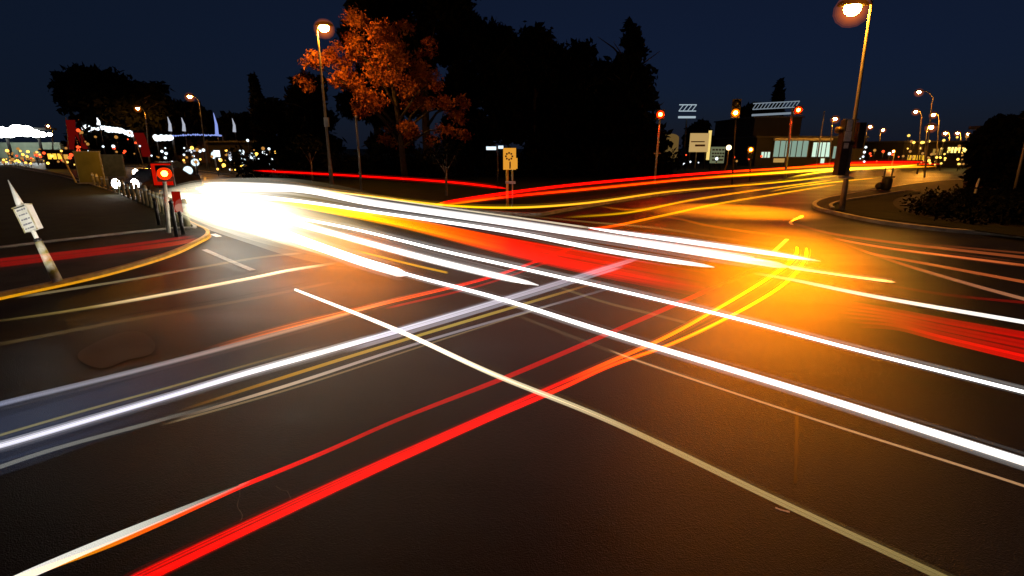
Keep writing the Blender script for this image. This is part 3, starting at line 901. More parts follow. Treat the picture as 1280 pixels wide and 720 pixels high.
sym.box((xc + .02, b.y - .088, z1 + .18), (.06, .012, .28))
obj('symbol', sym, M_AMB_D, sb)
for px, r in ((634, .055), (640.5, .032)):
    x = at(px, 240, b.y).x
    obj('post', MB().tube([(x, b.y + .02, .12), (x, b.y + .02, z1)], r, 10), M_AMB if r > .05 else M_STEEL, sgn, True)
cx = at(635, 228, b.y).x
obj('clamp', MB().box((cx + .1, b.y, at(635, 228, b.y).z), (.42, .13, .1)), M_STEEL, sgn)
nb = at(619, 185, 27)
nm = thing('name_plate', (at(619, 230, 27).x, 27, .12), 'small white glowing name plate left of the amber sign', 'sign')
M_PLATE = glow('lit_plate', (.75, .9, 1.0), 1.3)
obj('plate', MB().box(at(614, 185.3, 27), (.50, .03, .17)).box(at(626, 184, 27), (.26, .03, .15)), M_PLATE, nm)
obj('post', MB().tube([(at(622, 230, 27).x, 27.05, .12), (at(622, 180, 27).x, 27.05, 2.62)], .03, 8), M_BLACK, nm, True)

# ------------------------------------------------- leaning post, left front
bq = gp(72.5, 352, .12)
Yb = bq.y
tp = at(10, 225, Yb + .15)
ax = (tp - bq)
M_LICH = surf('lichen_white', (.34, .28, .03), (.72, .70, .60), 7, .7, bump=.5, bscale=40)
M_CREAM = surf('cream_enamel', (.72, .71, .62), (.86, .85, .78), 9, .5, bump=.3)
ps = thing('leaning_post', bq, 'leaning white post with a sign box and pointed top, on the left pavement', 'post')
def ap(f):
    return bq + ax * f
obj('post', MB().tube([ap(0), ap(.02), ap(.2), ap(.4)], [.076, .080, .072, .060], 12), M_LICH, ps, True)
obj('neck', MB().tube([ap(.40), ap(.53)], [.035, .035], 10), M_CREAM, ps, True)
obj('collar', MB().tube([ap(.405), ap(.43)], [.06, .06], 10), M_BLACK, ps, True)
zax = ax.normalized()
xax = Vector((1, 0, 0)); xax = (xax - zax * xax.dot(zax)).normalized()
yax = zax.cross(xax)
MT = Matrix((xax, yax, zax)).transposed()
bc = ap(.625) + xax * .03
L = ax.length
bxo = obj('sign_box', MB().box(bc, (.235, .13, L * .23), M=MT), M_CREAM, ps)
fr = MB()
for sx in (-1, 1):
    fr.box(bc + xax * sx * .119 - yax * .068, (.016, .016, L * .23 + .02), M=MT)
fr.box(bc + zax * L * .119 - yax * .015, (.255, .16, .016), M=MT)
obj('frame', fr, M_LICH, bxo)
bars = MB()
for i, f in enumerate((.085, .04, -.005, -.05, -.09)):
    for k in range(4):
        bars.box(bc + zax * (L * f) + xax * (-.066 + k * .044 + random.uniform(-.005, .005)) - yax * .067, (random.uniform(.026, .042), .008, random.uniform(.018, .03)), M=MT)
obj('dark_bars', bars, surf('sign_grey', (.16, .16, .18), (.3, .3, .34), 12, .6), bxo)
obj('lid', MB().box(bc + zax * L * .113 - yax * .045, (.19, .09, .026), M=MT), M_BLACK, bxo)
obj('spike', MB().tube([ap(.745), ap(.80), ap(1.0)], [.06, .052, .006], 10), M_CREAM, ps, True)

# added spot, with no lamp of its own, that brightens the leaning post
def post_fill_spot(p, target, watts, cone):
    l = bpy.data.lights.new('post_fill_spot', 'SPOT')
    l.energy, l.color, l.shadow_soft_size, l.spot_size, l.spot_blend = watts, (1, .95, .85), .05, R(cone), .6
    o = bpy.data.objects.new('post_fill_spot', l)
    COL.objects.link(o)
    o.location = p
    o.rotation_euler = (Vector(target) - Vector(p)).to_track_quat('-Z', 'Y').to_euler()
post_fill_spot(gp(20, 551, .66), ap(.6), 3500, 13)

# ---------------------------------------------------- fence along the bank
fl = [(118, 231), (150, 243), (180, 256), (205, 268), (228, 280), (240, 287)]
fp = [Vector((*q, .12)) for q in spline([gp(*p, .12)[:2] for p in fl], 5)]
M_FENCE = surf('pale_timber', (.26, .25, .14), (.46, .44, .28), 5, .8)
for i, p in enumerate(fp[:-2]):
    if i == 0:
        bol = thing('bollard', p, 'pale timber bollard in the row edging the dark bank', 'bollard', 'bollards edging the dark bank')
        obj('shaft', MB().tube([p, p + Vector((0, 0, .75)), p + Vector((0, 0, .80))], [.075, .07, .045], 10), M_FENCE, bol, True)
        obj('band', MB().lathe(p + Vector((0, 0, .60)), [(.078, 0), (.078, .09)], 12), M_SIDE, bol, True)
    else:
        dup(bol, p, None, random.random(), random.uniform(.85, 1.15))
# dark marker posts next to the left signal
for px, py, hh, lab in ((221, 296, .95, 'dark post just right of the white signal post'), (199, 281, .8, 'dark post just left of the white signal post'), (229, 293, .6, 'short dark post nearest the corner tip')):
    p = gp(px, py, .128)
    mk = thing('marker_post', p, lab, 'post')
    obj('shaft', MB().tube([p, p + Vector((0, 0, hh))], .05, 8), M_BLACK, mk, True)
    obj('cap', MB().ball(p + Vector((0, 0, hh)), .06, 8), M_BLACK, mk, True)

# ---------------------------------------------- queueing car at the left
def car(front, yaw, label, lit=True):
    """simple saloon facing -Y before yaw; front = ground point at its front centre"""
    t = thing('car', front, label, 'car')
    prof = [(0.0, .35), (-.02, .62), (.12, .78), (.95, .93), (1.55, 1.40), (2.9, 1.44), (3.6, 1.02), (4.2, .95), (4.3, .6), (4.25, .32)]
    f = Vector(front)
    def tr(x, y, z):
        return f + Matrix.Rotation(yaw, 3, 'Z') @ Vector((x, y, z))
    b = MB()
    n = len(prof)
    rows = []
    for s in (-1, -.86, .86, 1):
        for y, z in prof:
            wd = .86 * (1.0 if z < 1.0 else .82) * (1 if abs(s) < 1 else 1.0)
            yy = y if abs(s) < 1 else y + (.1 if y < 1 else -.1 if y > 4 else 0)
            rows.append(tr(s * wd, yy, z - (0 if abs(s) < 1 else .04)))
    fs = []
    for k in range(3):
        for i in range(n - 1):
            a = k * n + i
            fs.append((a, a + 1, a + 1 + n, a + n))
        fs.append((k * n + n - 1, k * n, (k + 1) * n, (k + 1) * n + n - 1))
    fs.append(tuple(range(n))[::-1]); fs.append(tuple(range(3 * n, 4 * n)))
    b.add(rows, fs)
    obj('body', b, surf('car_paint', (.02, .02, .024), (.03, .03, .034), 2, .25), t)
    ws = MB(); ws.add([tr(-.62, 1.03, .98), tr(.62, 1.03, .98), tr(.58, 1.50, 1.37), tr(-.58, 1.50, 1.37)], [(0, 1, 2, 3)])
    ws.v = [(p[0], p[1] - .02, p[2] + .02) for p in ws.v]
    obj('windscreen', ws, M_GLASS, t)
    rot = Matrix.Rotation(yaw, 3, 'Z') @ Matrix.Rotation(R(90), 3, 'Y')
    for x in (-.80, .80):
        for y in (.8, 3.4):
            wh = obj('wheel', MB().lathe(tr(x, y, .32), [(.2, -.1), (.32, -.09), (.32, .09), (.2, .1)], 16, rot), M_BLACK, t, True)
    rot2 = Matrix.Rotation(yaw, 3, 'Z') @ Matrix.Rotation(R(90), 3, 'X')
    for x in (-.6, .6):
        obj('headlight', MB().lathe(tr(x, .0, .68), [(.26, 0), (.23, .06), (.08, .10)], 12, rot2), glow('headlight_glow', (1, .93, .8), 40), t, True)
    obj('number_plate', MB().box(tr(0, -.03, .48), (.5, .02, .11), yaw), M_SIDE, t)
    return t
car(gp(160, 246, 0), R(-12), 'dark car waiting with dazzling headlights behind the left bollards')
car(gp(128, 236, 0) + Vector((-2.2, 7, 0)), R(-12), 'second dark car with dazzling headlights, farther back at left')

# ----------------------------------------------------------------- trees
rng = np.random.default_rng(11)
def leaves(blobs, n, size):
    """blobs: (x, y, z, rx, ry, rz); small bent leaf quads spread through their volume, thinning outwards"""
    B = np.array(blobs, float)
    vol = B[:, 3] * B[:, 4] * B[:, 5]
    idx = rng.choice(len(B), n, p=(vol ** .8) / (vol ** .8).sum())
    d = rng.normal(size=(n, 3)); d /= np.linalg.norm(d, axis=1)[:, None]
    rad = rng.random(n) ** .42 * (1 + .22 * rng.normal(size=n).clip(-1, 2))
    c = B[idx, :3] + d * rad[:, None] * B[idx, 3:]
    a = rng.normal(size=(n, 3)); a /= np.linalg.norm(a, axis=1)[:, None]
    bvec = np.cross(a, rng.normal(size=(n, 3))); bvec /= np.linalg.norm(bvec, axis=1)[:, None]
    s = size * (.5 + rng.random(n))[:, None]
    V = np.stack([c - a * s, c + bvec * s * .45, c + a * s, c - bvec * s * .45], 1).reshape(-1, 3)
    F = np.arange(n * 4).reshape(-1, 4)
    return V, F
def tree(base, hgt, half, label, cat='tree', n=5000, size=.28, kind='broad', mat=None, name='broadleaf_tree', group=None, low=.12):
    base = Vector(base)
    t = thing(name, base, label, cat, group)
    tk = MB()
    bend = [base + Vector((random.uniform(-.03, .03) * hgt * f, random.uniform(-.03, .03) * hgt * f, hgt * f)) for f in (0, .2, .45, .7, .9)]
    r0 = max(.10, hgt * .022)
    tk.tube(bend, [r0, r0 * .8, r0 * .6, r0 * .35, r0 * .12], 9)
    for i in range(9):
        f = random.uniform(.2, .75)
        s = base + Vector((0, 0, hgt * f))
        a = random.uniform(0, 6.28)
        e = s + Vector((math.cos(a) * half * .7, math.sin(a) * half * .7, hgt * random.uniform(.06, .2)))
        tk.tube([s, s.lerp(e, .5) + Vector((0, 0, hgt * .02)), e], [r0 * .35, r0 * .22, r0 * .06], 6)
    obj('trunk', tk, M_BARK, t, True)
    bl = []
    if kind == 'broad':
        for i in range(22):
            f = random.uniform(low + .1, .92)
            wid = half * (math.sin(math.pi * min(1, (f - low * .5) / (1.05 - low * .5))) ** .55)
            a = random.uniform(0, 6.28); q = wid * random.uniform(.2, .75)
            r = half * random.uniform(.22, .42)
            bl.append((base.x + math.cos(a) * q, base.y + math.sin(a) * q, base.z + hgt * f, r, r, r * .8))
        bl.append((base.x, base.y, base.z + hgt * .9, half * .35, half * .35, hgt * .10))
    elif kind == 'cone':
        for i in range(26):
            f = low + (1 - low) * i / 26
            wid = half * (1 - f) ** .75 * 1.05 + .15
            for k in range(3):
                a = random.uniform(0, 6.28); q = wid * .5
                bl.append((base.x + math.cos(a) * q, base.y + math.sin(a) * q, base.z + hgt * f, wid * .55, wid * .55, hgt * .035))
    elif kind == 'column':
        for i in range(16):
            f = low + (1 - low) * (i + .5) / 16
            wid = half * math.sin(math.pi * min(.97, .15 + f * .8)) ** .6
            bl.append((base.x + random.uniform(-.2, .2) * half, base.y + random.uniform(-.2, .2) * half, base.z + hgt * f, wid * .8, wid * .8, hgt * .05))
    V, F = leaves(bl, int(n * 1.7), size * 1.15)
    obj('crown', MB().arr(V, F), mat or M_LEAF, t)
    return t
def tree_px(px, top, halfpx, Y, label, **k):
    b = at(px, 205, Y)
    h = at(px, top, Y).z
    half = halfpx / FPX * Y * .97
    return tree((b.x, Y, .1), h - .1, half, label, **k)
tg = 'dark trees along the far verge'
for px, top, hp, Y, kind, lab, n in (
    (474, -60, 54, 48, 'broad', 'tall black tree directly behind the red leaved tree', 6500),
    (535, -95, 75, 50, 'broad', 'tallest black tree, its top cut off by the picture edge', 8000),
    (614, 28, 58, 47, 'broad', 'black tree right of the tallest one, with a ragged top', 6000),
    (668, 38, 50, 50, 'broad', 'broad black tree in the middle of the dark row', 6000),
    (722, 52, 44, 53, 'broad', 'lower rounded black tree before the pointed conifer', 5500),
    (779, 22, 56, 49, 'cone', 'pointed black conifer at the right end of the dark row', 9000),
    (693, 66, 52, 57, 'broad', 'broad black tree filling the gap behind the middle of the dark row', 5500),
    (752, 74, 44, 58, 'broad', 'black tree half hidden behind the pointed conifer', 5500),
    (578, -10, 46, 56, 'broad', 'tall black tree standing behind the tallest one', 5500),
    (495, 4, 50, 58, 'broad', 'black tree farther back between the two tallest trees', 5500),
    (392, 92, 42, 55, 'broad', 'dark rounded tree behind the tall lamp pole', 5000),
    (352, 128, 34, 62, 'broad', 'low dark tree left of the tall lamp pole', 4500),
    (331, 96, 9, 70, 'column', 'slim dark poplar standing against the night sky', 2500),
    (134, 84, 52, 82, 'broad', 'large black tree dome above the left lights', 6500),
    (188, 104, 46, 86, 'broad', 'black tree right of the large dome at left', 6000),
    (238, 132, 46, 90, 'broad', 'lower black tree sloping towards the blue light line', 5500),
    (292, 150, 40, 92, 'broad', 'lowest black tree at the right of the left group', 5000),
    (1240, 146, 34, 30, 'broad', 'dark tree behind the planted mound at right', 5500),
    (1292, 128, 38, 27, 'broad', 'dark tree at the right picture edge', 5500),
    (962, 98, 12, 120, 'cone', 'faint slim conifer behind the lattice girder', 2500),
    (935, 132, 30, 110, 'broad', 'faint round tree behind the amber traffic light', 3500),
    (872, 152, 22, 95, 'broad', 'small dark tree behind the beige shop panel', 3000)):
    tree_px(px, top, hp, Y, lab, n=n, kind=kind, size=.30 * Y / 50, group=tg if 440 < px < 790 else None,
            name={'broad': 'broadleaf_tree', 'cone': 'conifer', 'column': 'poplar'}[kind], low=.05)
# small bare saplings at the verge
for px, py, top, lab in ((558, 245, 196, 'thin sapling standing alone on the verge before the dark trees'), (391, 228, 186, 'thin sapling on the verge left of the tall lamp')):
    b = gp(px, py, .12)
    h = at(px, top, b.y).z
    t = thing('sapling', b, lab, 'tree')
    tk = MB().tube([b, b + Vector((.03, 0, h * .5)), b + Vector((-.04, 0, h))], [.075, .055, .03], 8)
    for a in (0.6, 2.2, 3.6, 5.0):
        s = b + Vector((0, 0, h * .55)); e = s + Vector((math.cos(a) * .6, math.sin(a) * .6, h * .45))
        tk.tube([s, e], [.03, .01], 6)
    obj('trunk', tk, surf('pale_bark', (.10, .07, .045), (.2, .15, .1), 8, .9), t, True)
    V, F = leaves([(b.x, b.y, b.z + h * 1.05, .9, .9, .7)], 350, .12)
    obj('crown', MB().arr(V, F), M_LEAF, t)
# the red leaved tree by the lamp
Ym = 37.7
mb_ = [(430, 58, 1.5), (462, 36, 1.5), (492, 40, 1.3), (418, 88, 1.4), (455, 88, 1.8), (500, 78, 1.6), (530, 95, 1.4), (478, 62, 1.6), (395, 78, 1.0), (388, 100, .9), (440, 112, 1.2),
       (470, 130, 1.3), (545, 118, 1.1), (520, 130, 1.2), (455, 138, .9), (560, 140, 1.0), (572, 162, .9), (545, 172, 1.0), (500, 108, 1.4), (515, 165, 1.1), (580, 128, .7), (410, 66, .9), (530, 60, .9), (490, 170, 1.0)]
mblobs = []
for px, py, r in mb_:
    p = at(px, py, Ym + random.uniform(-1.5, 1.6))
    for k in range(4):
        mblobs.append((p.x + random.uniform(-.8, .8) * r, p.y + random.uniform(-.7, .7) * r, p.z + random.uniform(-.6, .6) * r, r * .55, r * .55, r * .38))
bs = Vector((at(507, 228, Ym).x, Ym, .1))
mp = thing('maple_tree', bs, 'red leaved autumn tree glowing orange beside the tall lamp', 'tree')
tk = MB()
topz = at(500, 40, Ym).z
tk.tube([bs, bs + Vector((-.1, 0, 1.5)), bs + Vector((-.25, .1, 4)), bs + Vector((-.6, 0, 7)), bs + Vector((-1.0, 0, topz - .8))], [.26, .21, .17, .11, .04], 10)
for px, py, f in ((395, 80, 3.2), (420, 90, 3.6), (440, 55, 5), (545, 100, 4.2), (570, 160, 2.4), (470, 40, 6), (500, 45, 6), (530, 130, 3), (450, 130, 2.6), (575, 130, 3.4)):
    s = bs + Vector((-.12 * f / 2, 0, f)); e = at(px, py, Ym + random.uniform(-1, 1))
    tk.tube([s, s.lerp(e, .5) + Vector((0, 0, .5)), e], [.10, .06, .015], 7)
obj('trunk', tk, M_BARK, mp, True)
V, F = leaves(mblobs, 19000, .11)
obj('crown', MB().arr(V, F), M_MAPLE, mp)
# hedge under the trees
hb = []
for px in range(300, 850, 12):
    p = at(px, 205, 44 + random.uniform(-1, 2)); hb.append((p.x, p.y, .9 + random.uniform(-.2, .5), 1.1, .9, 1.0 + random.uniform(0, .5)))
V, F = leaves(hb, 9000, .2)
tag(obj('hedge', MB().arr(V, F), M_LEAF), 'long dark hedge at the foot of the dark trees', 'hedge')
# planted mound on the right island
hb = []
for i in range(70):
    a, q = random.uniform(0, 6.28), math.sqrt(random.random())
    p = gp(1262 + math.cos(a) * q * 112, 262 + math.sin(a) * q * 22, .12)
    hb.append((p.x, p.y, .28, .75, .75, .32 + random.random() * .15))
V, F = leaves(hb, 16000, .085)
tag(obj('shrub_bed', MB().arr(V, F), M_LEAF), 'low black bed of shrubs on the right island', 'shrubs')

# ------------------------------------------------------------- buildings
M_COOL = glow('cool_shop_light', (.42, .62, .48), .55)
M_COOLB = glow('bright_shop_light', (.70, .95, .75), .95)
M_WARMW = glow('warm_shop_light', (.85, .50, .14), .55)
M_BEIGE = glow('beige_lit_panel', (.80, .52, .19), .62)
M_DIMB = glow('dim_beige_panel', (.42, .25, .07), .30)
M_YELB = glow('yellow_shop_light', (1.0, .75, .18), 2.2)
M_WHB = glow('white_strip', (.85, .93, 1.0), 2.0)
M_FLOOD = glow('flood_white', (.93, 1.0, .95), 14)
M_BLU = glow('blue_strip', (.32, .42, 1.0), .8)
def bspan(px0, px1, Y):
    return at(px0, 195, Y).x, at(px1, 195, Y).x
def zat(py, Y):
    return at(640, py, Y).z
def block(name, label, px0, px1, top, Y, depth, mat=M_DARKWALL, roof=True, cat='building'):
    x0, x1 = bspan(px0, px1, Y)
    z = zat(top, Y)
    t = thing(name, ((x0 + x1) / 2, Y, 0), label, cat)
    obj('wall', MB().box(((x0 + x1) / 2, Y + depth / 2, z / 2), (x1 - x0, depth, z)), mat, t)
    if roof:
        obj('roof', MB().box(((x0 + x1) / 2, Y + depth / 2, z + .1), (x1 - x0 + .5, depth + .5, .2)), M_ROOF, t)
    return t
def win(t, px0, px1, p0, p1, Y, mat, bars=0, frame=M_BLACK):
    x0, x1 = bspan(px0, px1, Y)
    z1, z0 = zat(p0, Y), max(.1, zat(p1, Y))
    c = ((x0 + x1) / 2, Y - .04, (z0 + z1) / 2)
    f = MB()
    fw = .08 * Y / 60
    f.box((c[0], Y - .05, z1 + fw / 2), (x1 - x0 + 2 * fw, .12, fw)).box((c[0], Y - .05, z0 - fw / 2), (x1 - x0 + 2 * fw, .12, fw))
    for x in [x0 - fw / 2, x1 + fw / 2] + [x0 + (x1 - x0) * (k + 1) / (bars + 1) for k in range(bars)]:
        f.box((x, Y - .05, (z0 + z1) / 2), (fw, .12, z1 - z0))
    w_ = obj('window', f, frame, t)
    obj('pane', MB().box(c, (x1 - x0, .03, z1 - z0)), mat, w_)

# shops under the girder
Ys = 72
sh = block('shop_building', 'low dark shop building with greenish lit windows behind the red streak', 944, 1078, 172, Ys, 14)
win(sh, 966, 1008, 176, 196, Ys, M_COOL, 5)
win(sh, 1014, 1036, 178, 196, Ys, M_COOLB, 3)
win(sh, 1040, 1052, 183, 198, Ys, M_COOL, 1)
win(sh, 967, 981, 198, 203, Ys, M_WARMW, 0)
win(sh, 1026, 1031, 198, 204, Ys, M_COOLB, 0)
win(sh, 951, 962, 190, 197, Ys, M_COOLB, 2)
x0, x1 = bspan(964, 1036, Ys)
obj('fascia', MB().box(((x0 + x1) / 2, Ys - .2, zat(174, Ys)), (x1 - x0, .3, .32)), surf('pale_fascia', (.3, .32, .28), (.45, .46, .4), 2, .6), sh)
hb_ = block('tall_building', 'tall black building carrying the white lattice girder', 938, 996, 147, 84, 16)
def lattice(label, px0, px1, ptop, pbot, Y, mat, nseg, slope=0.0):
    x0, x1 = bspan(px0, px1, Y)
    zt, zb = zat(ptop, Y), zat(pbot, Y)
    t = thing('lattice_girder', ((x0 + x1) / 2, Y, zb), label, 'girder')
    r = .06 * Y / 70
    s = slope * (x1 - x0)
    obj('chord', MB().tube([(x0, Y, zb), (x1, Y, zb + s)], r * 2.2, 8), mat, t, True)
    zm = zb + (zt - zb) * .5
    obj('chord', MB().tube([(x0, Y, zm), (x1, Y, zm + s)], r, 8), mat, t, True)
    obj('chord', MB().tube([(x0, Y, zt), (x1, Y, zt + s)], r, 8), mat, t, True)
    br = MB()
    for i in range(nseg):
        xa, xb = x0 + (x1 - x0) * i / nseg, x0 + (x1 - x0) * (i + 1) / nseg
        br.tube([(xa, Y, zm + s * i / nseg), (xb, Y, zt + s * (i + 1) / nseg)], r * .8, 6)
    obj('brace', br, mat, t)
    return t
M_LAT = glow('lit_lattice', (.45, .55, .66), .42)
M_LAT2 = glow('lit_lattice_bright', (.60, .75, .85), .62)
lattice('long white lattice girder between the amber and red traffic lights', 934, 990, 129.5, 144, 83, M_LAT, 13, .05)
lt = lattice('small bright lattice frame right of the first red traffic light', 844, 865, 131, 146.5, 80, M_LAT2, 4, .0)
xm = at(855, 195, 80).x
obj('mast', MB().tube([(xm, 80.2, 0), (xm, 80.2, zat(147, 80))], .12, 8), M_BLACK, lt, True)
# beige arch, lit panel, sign
def standing_panel(name, label, px0, px1, p0, p1, Y, mat, cat, arch=False):
    x0, x1 = bspan(px0, px1, Y)
    zt, zb = zat(p0, Y), zat(p1, Y)
    t = thing(name, ((x0 + x1) / 2, Y, 0), label, cat)
    if arch:
        n = 10; hw = (x1 - x0) / 2; xc_ = (x0 + x1) / 2
        prof = [(x0, zb), (x1, zb)] + [(xc_ + hw * math.cos(math.pi * i / n), zt - hw * .5 + hw * .5 * math.sin(math.pi * i / n)) for i in range(n + 1)]
        m = len(prof)
        b_ = MB().add([(x, Y, z) for x, z in prof] + [(x, Y + .3, z) for x, z in prof],
                      [tuple(range(m)), tuple(range(2 * m - 1, m - 1, -1))] + [(i, i + m, (i + 1) % m + m, (i + 1) % m) for i in range(m)])
    else:
        b_ = MB().box(((x0 + x1) / 2, Y + .15, (zt + zb) / 2), (x1 - x0, .3, zt - zb))
    obj('panel', b_, mat, t)
    lg = .08
    for x in (x0 + .15, x1 - .15):
        obj('leg', MB().tube([(x, Y + .4, 0), (x, Y + .4, zt - .3)], lg, 8), M_BLACK, t, True)
    return t, x0, x1, zb, zt
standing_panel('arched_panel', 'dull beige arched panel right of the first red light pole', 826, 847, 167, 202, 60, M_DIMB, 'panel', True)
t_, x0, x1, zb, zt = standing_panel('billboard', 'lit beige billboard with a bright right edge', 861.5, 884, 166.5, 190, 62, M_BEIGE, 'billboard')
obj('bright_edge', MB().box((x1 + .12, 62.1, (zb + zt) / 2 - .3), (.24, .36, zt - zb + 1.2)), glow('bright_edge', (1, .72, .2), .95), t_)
obj('dark_stripe', MB().box(((x0 + x1) / 2 - .2, 61.985, zb + (zt - zb) * .55), ((x1 - x0) * .75, .02, .12)).box(((x0 + x1) / 2 + .1, 61.985, zb + (zt - zb) * .35), ((x1 - x0) * .55, .02, .22)), M_AMB_D, t_)
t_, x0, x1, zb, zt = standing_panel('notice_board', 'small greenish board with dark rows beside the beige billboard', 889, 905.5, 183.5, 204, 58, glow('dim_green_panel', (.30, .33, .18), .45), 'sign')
rows = MB()
for i, (f, parts) in enumerate(((.82, 4), (.6, 5), (.42, 4), (.2, 2))):
    for k in range(parts):
        rows.box((x0 + (x1 - x0) * (k + .55) / (parts + .1), 57.985, zb + (zt - zb) * f), ((x1 - x0) * .7 / parts, .02, (zt - zb) * .10))
obj('dark_rows', rows, M_BLACK, t_)
# small glowing globe lamp
p = at(911, 184.5, 56)
gl = thing('globe_lamp', (p.x, 56, 0), 'small white globe lamp on a bent orange post right of the notice board', 'lamp')
obj('post', MB().tube([(p.x - .25, 56, 0), (p.x, 56, .9), (p.x, 56, p.z - .2)], [.08, .07, .05], 8), M_AMB, gl, True)
obj('globe', MB().ball(p, .27, 12), glow('globe_glow', (1, .72, .35), 4), gl, True)
# plain dark poles around the girder
for px, top, Y, lab in ((1022, 140, 60, 'slim grey pole right of the second red light'), (870, 170, 64, 'short dark pole between the arched panel and the billboard')):
    x = at(px, 195, Y).x
    q_ = thing('slim_pole', (x, Y, 0), lab, 'pole')
    obj('shaft', MB().tube([(x, Y, 0), (x, Y, zat(top, Y))], [.09, .06], 8), M_STEEL, q_, True)
    obj('cap', MB().ball((x, Y, zat(top, Y)), .09, 8), M_STEEL, q_, True)
# right hand far shops
Yr = 70
rs = block('lit_shop_row', 'low building at right with bright yellow shop windows', 1128, 1224, 178, Yr, 10)
win(rs, 1182, 1198, 184, 191, Yr, M_YELB, 3)
win(rs, 1201, 1220, 185, 191, Yr, M_YELB, 2)
win(rs, 1134, 1156, 194, 200, Yr, glow('gold_window', (1, .5, .03), .9), 3)
win(rs, 1164, 1176, 186, 194, Yr, glow('gold_dim', (1, .55, .1), .35), 2)
rb_ = block('brown_house', 'dull brown house behind the trees at the right edge', 1258, 1330, 160, 31, 2.5, surf('brown_render', (.10, .075, .05), (.15, .11, .08), 1, .9))
win(rb_, 1290, 1306, 176, 192, 31, M_GLASS, 1)
# scattered small lights of the right-hand shops
M_SM = glow('small_amber_light', (1, .55, .08), 3)
def scatter(n, xr, ymu, ysd, yr, Yr_, mats, label, group, name='small_light', rr=.12):
    protos = {}
    for i in range(n):
        px, py = random.uniform(*xr), min(yr[1], max(yr[0], random.gauss(ymu, ysd)))
        Y = random.uniform(*Yr_)
        p = at(px, py, Y)
        m = random.choice(mats)
        drop = min(p.z, .9)
        b_ = (p.x, p.y, p.z - drop)
        if m.name not in protos or p.z < .9:
            t = thing(name, b_, label, 'light', group)
            obj('stem', MB().tube([b_, p], .035, 6), M_BLACK, t, True)
            obj('bulb', MB().ball(p, rr, 8), m, t, True)
            protos[m.name] = t
        else:
            dup(protos[m.name], b_, None, 0, random.uniform(.55, 1.4))
M_SMR = glow('small_red_light', (1, .08, .02), 2)
M_SMY = glow('small_yellow_light', (1, .62, .12), 1.6)
M_SMW = glow('small_white_light', (.8, .92, 1), 1.8)
M_SMD = glow('small_dull_light', (1, .45, .1), .5)
scatter(54, (1132, 1214), 190, 11, (168, 205), (58, 68), (M_SM, M_SMY, M_SMD, M_SMD), 'tiny amber light of the crowded cluster beyond the island', 'tiny amber lights beyond the island')
scatter(16, (1060, 1140), 194, 4, (186, 202), (60, 70), (M_SMD, M_SMR, M_SMW), 'tiny dull light between the island lamp and the right cluster', 'tiny lights right of the island lamp')
scatter(14, (832, 960), 198, 5, (184, 205), (56, 66), (M_SMD, M_SMR, M_SMW), 'tiny dull light scattered among the shop signs', 'tiny lights among the shop signs')
# things standing on / near the island
def bin_post(px, py, label):
    p = gp(px, py, .12)
    t = thing('litter_bin', p, label, 'bin')
    s = p.y / 23
    obj('drum', MB().lathe(p, [(.20, 0), (.26, .08), (.27, .62), (.24, .70)], 12), M_BLACK, t, True)
    for x in (-.2, .24):
        obj('post', MB().tube([p + Vector((x, .05, 0)), p + Vector((x, .05, 1.25))], .04, 8), M_BLACK, t, True)
    obj('lid', MB().box(p + Vector((.02, 0, .74)), (.56, .34, .06)), M_BLACK, t)
    obj('side_bag', MB().ball(p + Vector((-.42, 0, .22)), .2, 10, 1, 1, 1.1), M_BLACK, t, True)
bin_post(1107, 237, 'dark bin between two short posts beyond the island tip')
p = gp(1219, 240, .4)
wp = thing('white_marker', (p.x, p.y, .12), 'short white marker post among the island shrubs', 'post')
obj('shaft', MB().tube([(p.x, p.y, .12), (p.x + .02, p.y, .8), (p.x + .05, p.y, 1.05)], [.06, .05, .03], 8), M_WHITE, wp, True)
obj('band', MB().lathe((p.x + .012, p.y, .55), [(.062, 0), (.062, .1)], 10), M_BLACK, wp, True)
p = gp(1266, 246, .12)
tp_ = at(1284, 168, p.y)
rp = thing('leaning_pole', p, 'thin leaning pole at the right edge before the brown house', 'pole')
obj('shaft', MB().tube([p, p.lerp(tp_, .5), tp_], [.06, .055, .045], 8), M_POLE_A, rp, True)
obj('cap', MB().ball(tp_, .07, 8), M_STEEL, rp, True)

# ------------------------------------------------------- left background
# floodlit canopy far left
Yf = 120
cp = thing('floodlit_canopy', (at(10, 195, Yf).x, Yf, 0), 'dazzling white floodlit canopy at the far left edge', 'canopy')
for px, py, r in ((-44, 166, 1.7), (-28, 164, 1.8), (-12, 166, 1.7), (0, 165, 1.9), (12, 166, 1.6), (22, 163, 1.9), (33, 164, 1.8), (44, 167, 1.3), (53, 168, .9), (62, 168, .6)):
    obj('floodlight', MB().ball(at(px, py, Yf - .5), r * .82, 12, 1.25, .5, .8), M_FLOOD, cp, True)
x0, x1 = bspan(-60, 64, Yf)
obj('canopy_roof', MB().box(((x0 + x1) / 2, Yf + 1.6, zat(161, Yf)), (x1 - x0, 3, .5)), M_DARKWALL, cp)
for px in (-40, 4, 44):
    x = at(px, 195, Yf).x
    obj('column', MB().tube([(x, Yf + 2, 0), (x, Yf + 2, zat(160, Yf))], .3, 8), M_DARKWALL, cp, True)
wl = block('pale_green_wall', 'pale greenish wall lit under the floodlit canopy', -20, 78, 178, 128, 6, surf('pale_green', (.18, .22, .16), (.26, .30, .22), .6, .8), False, 'wall')
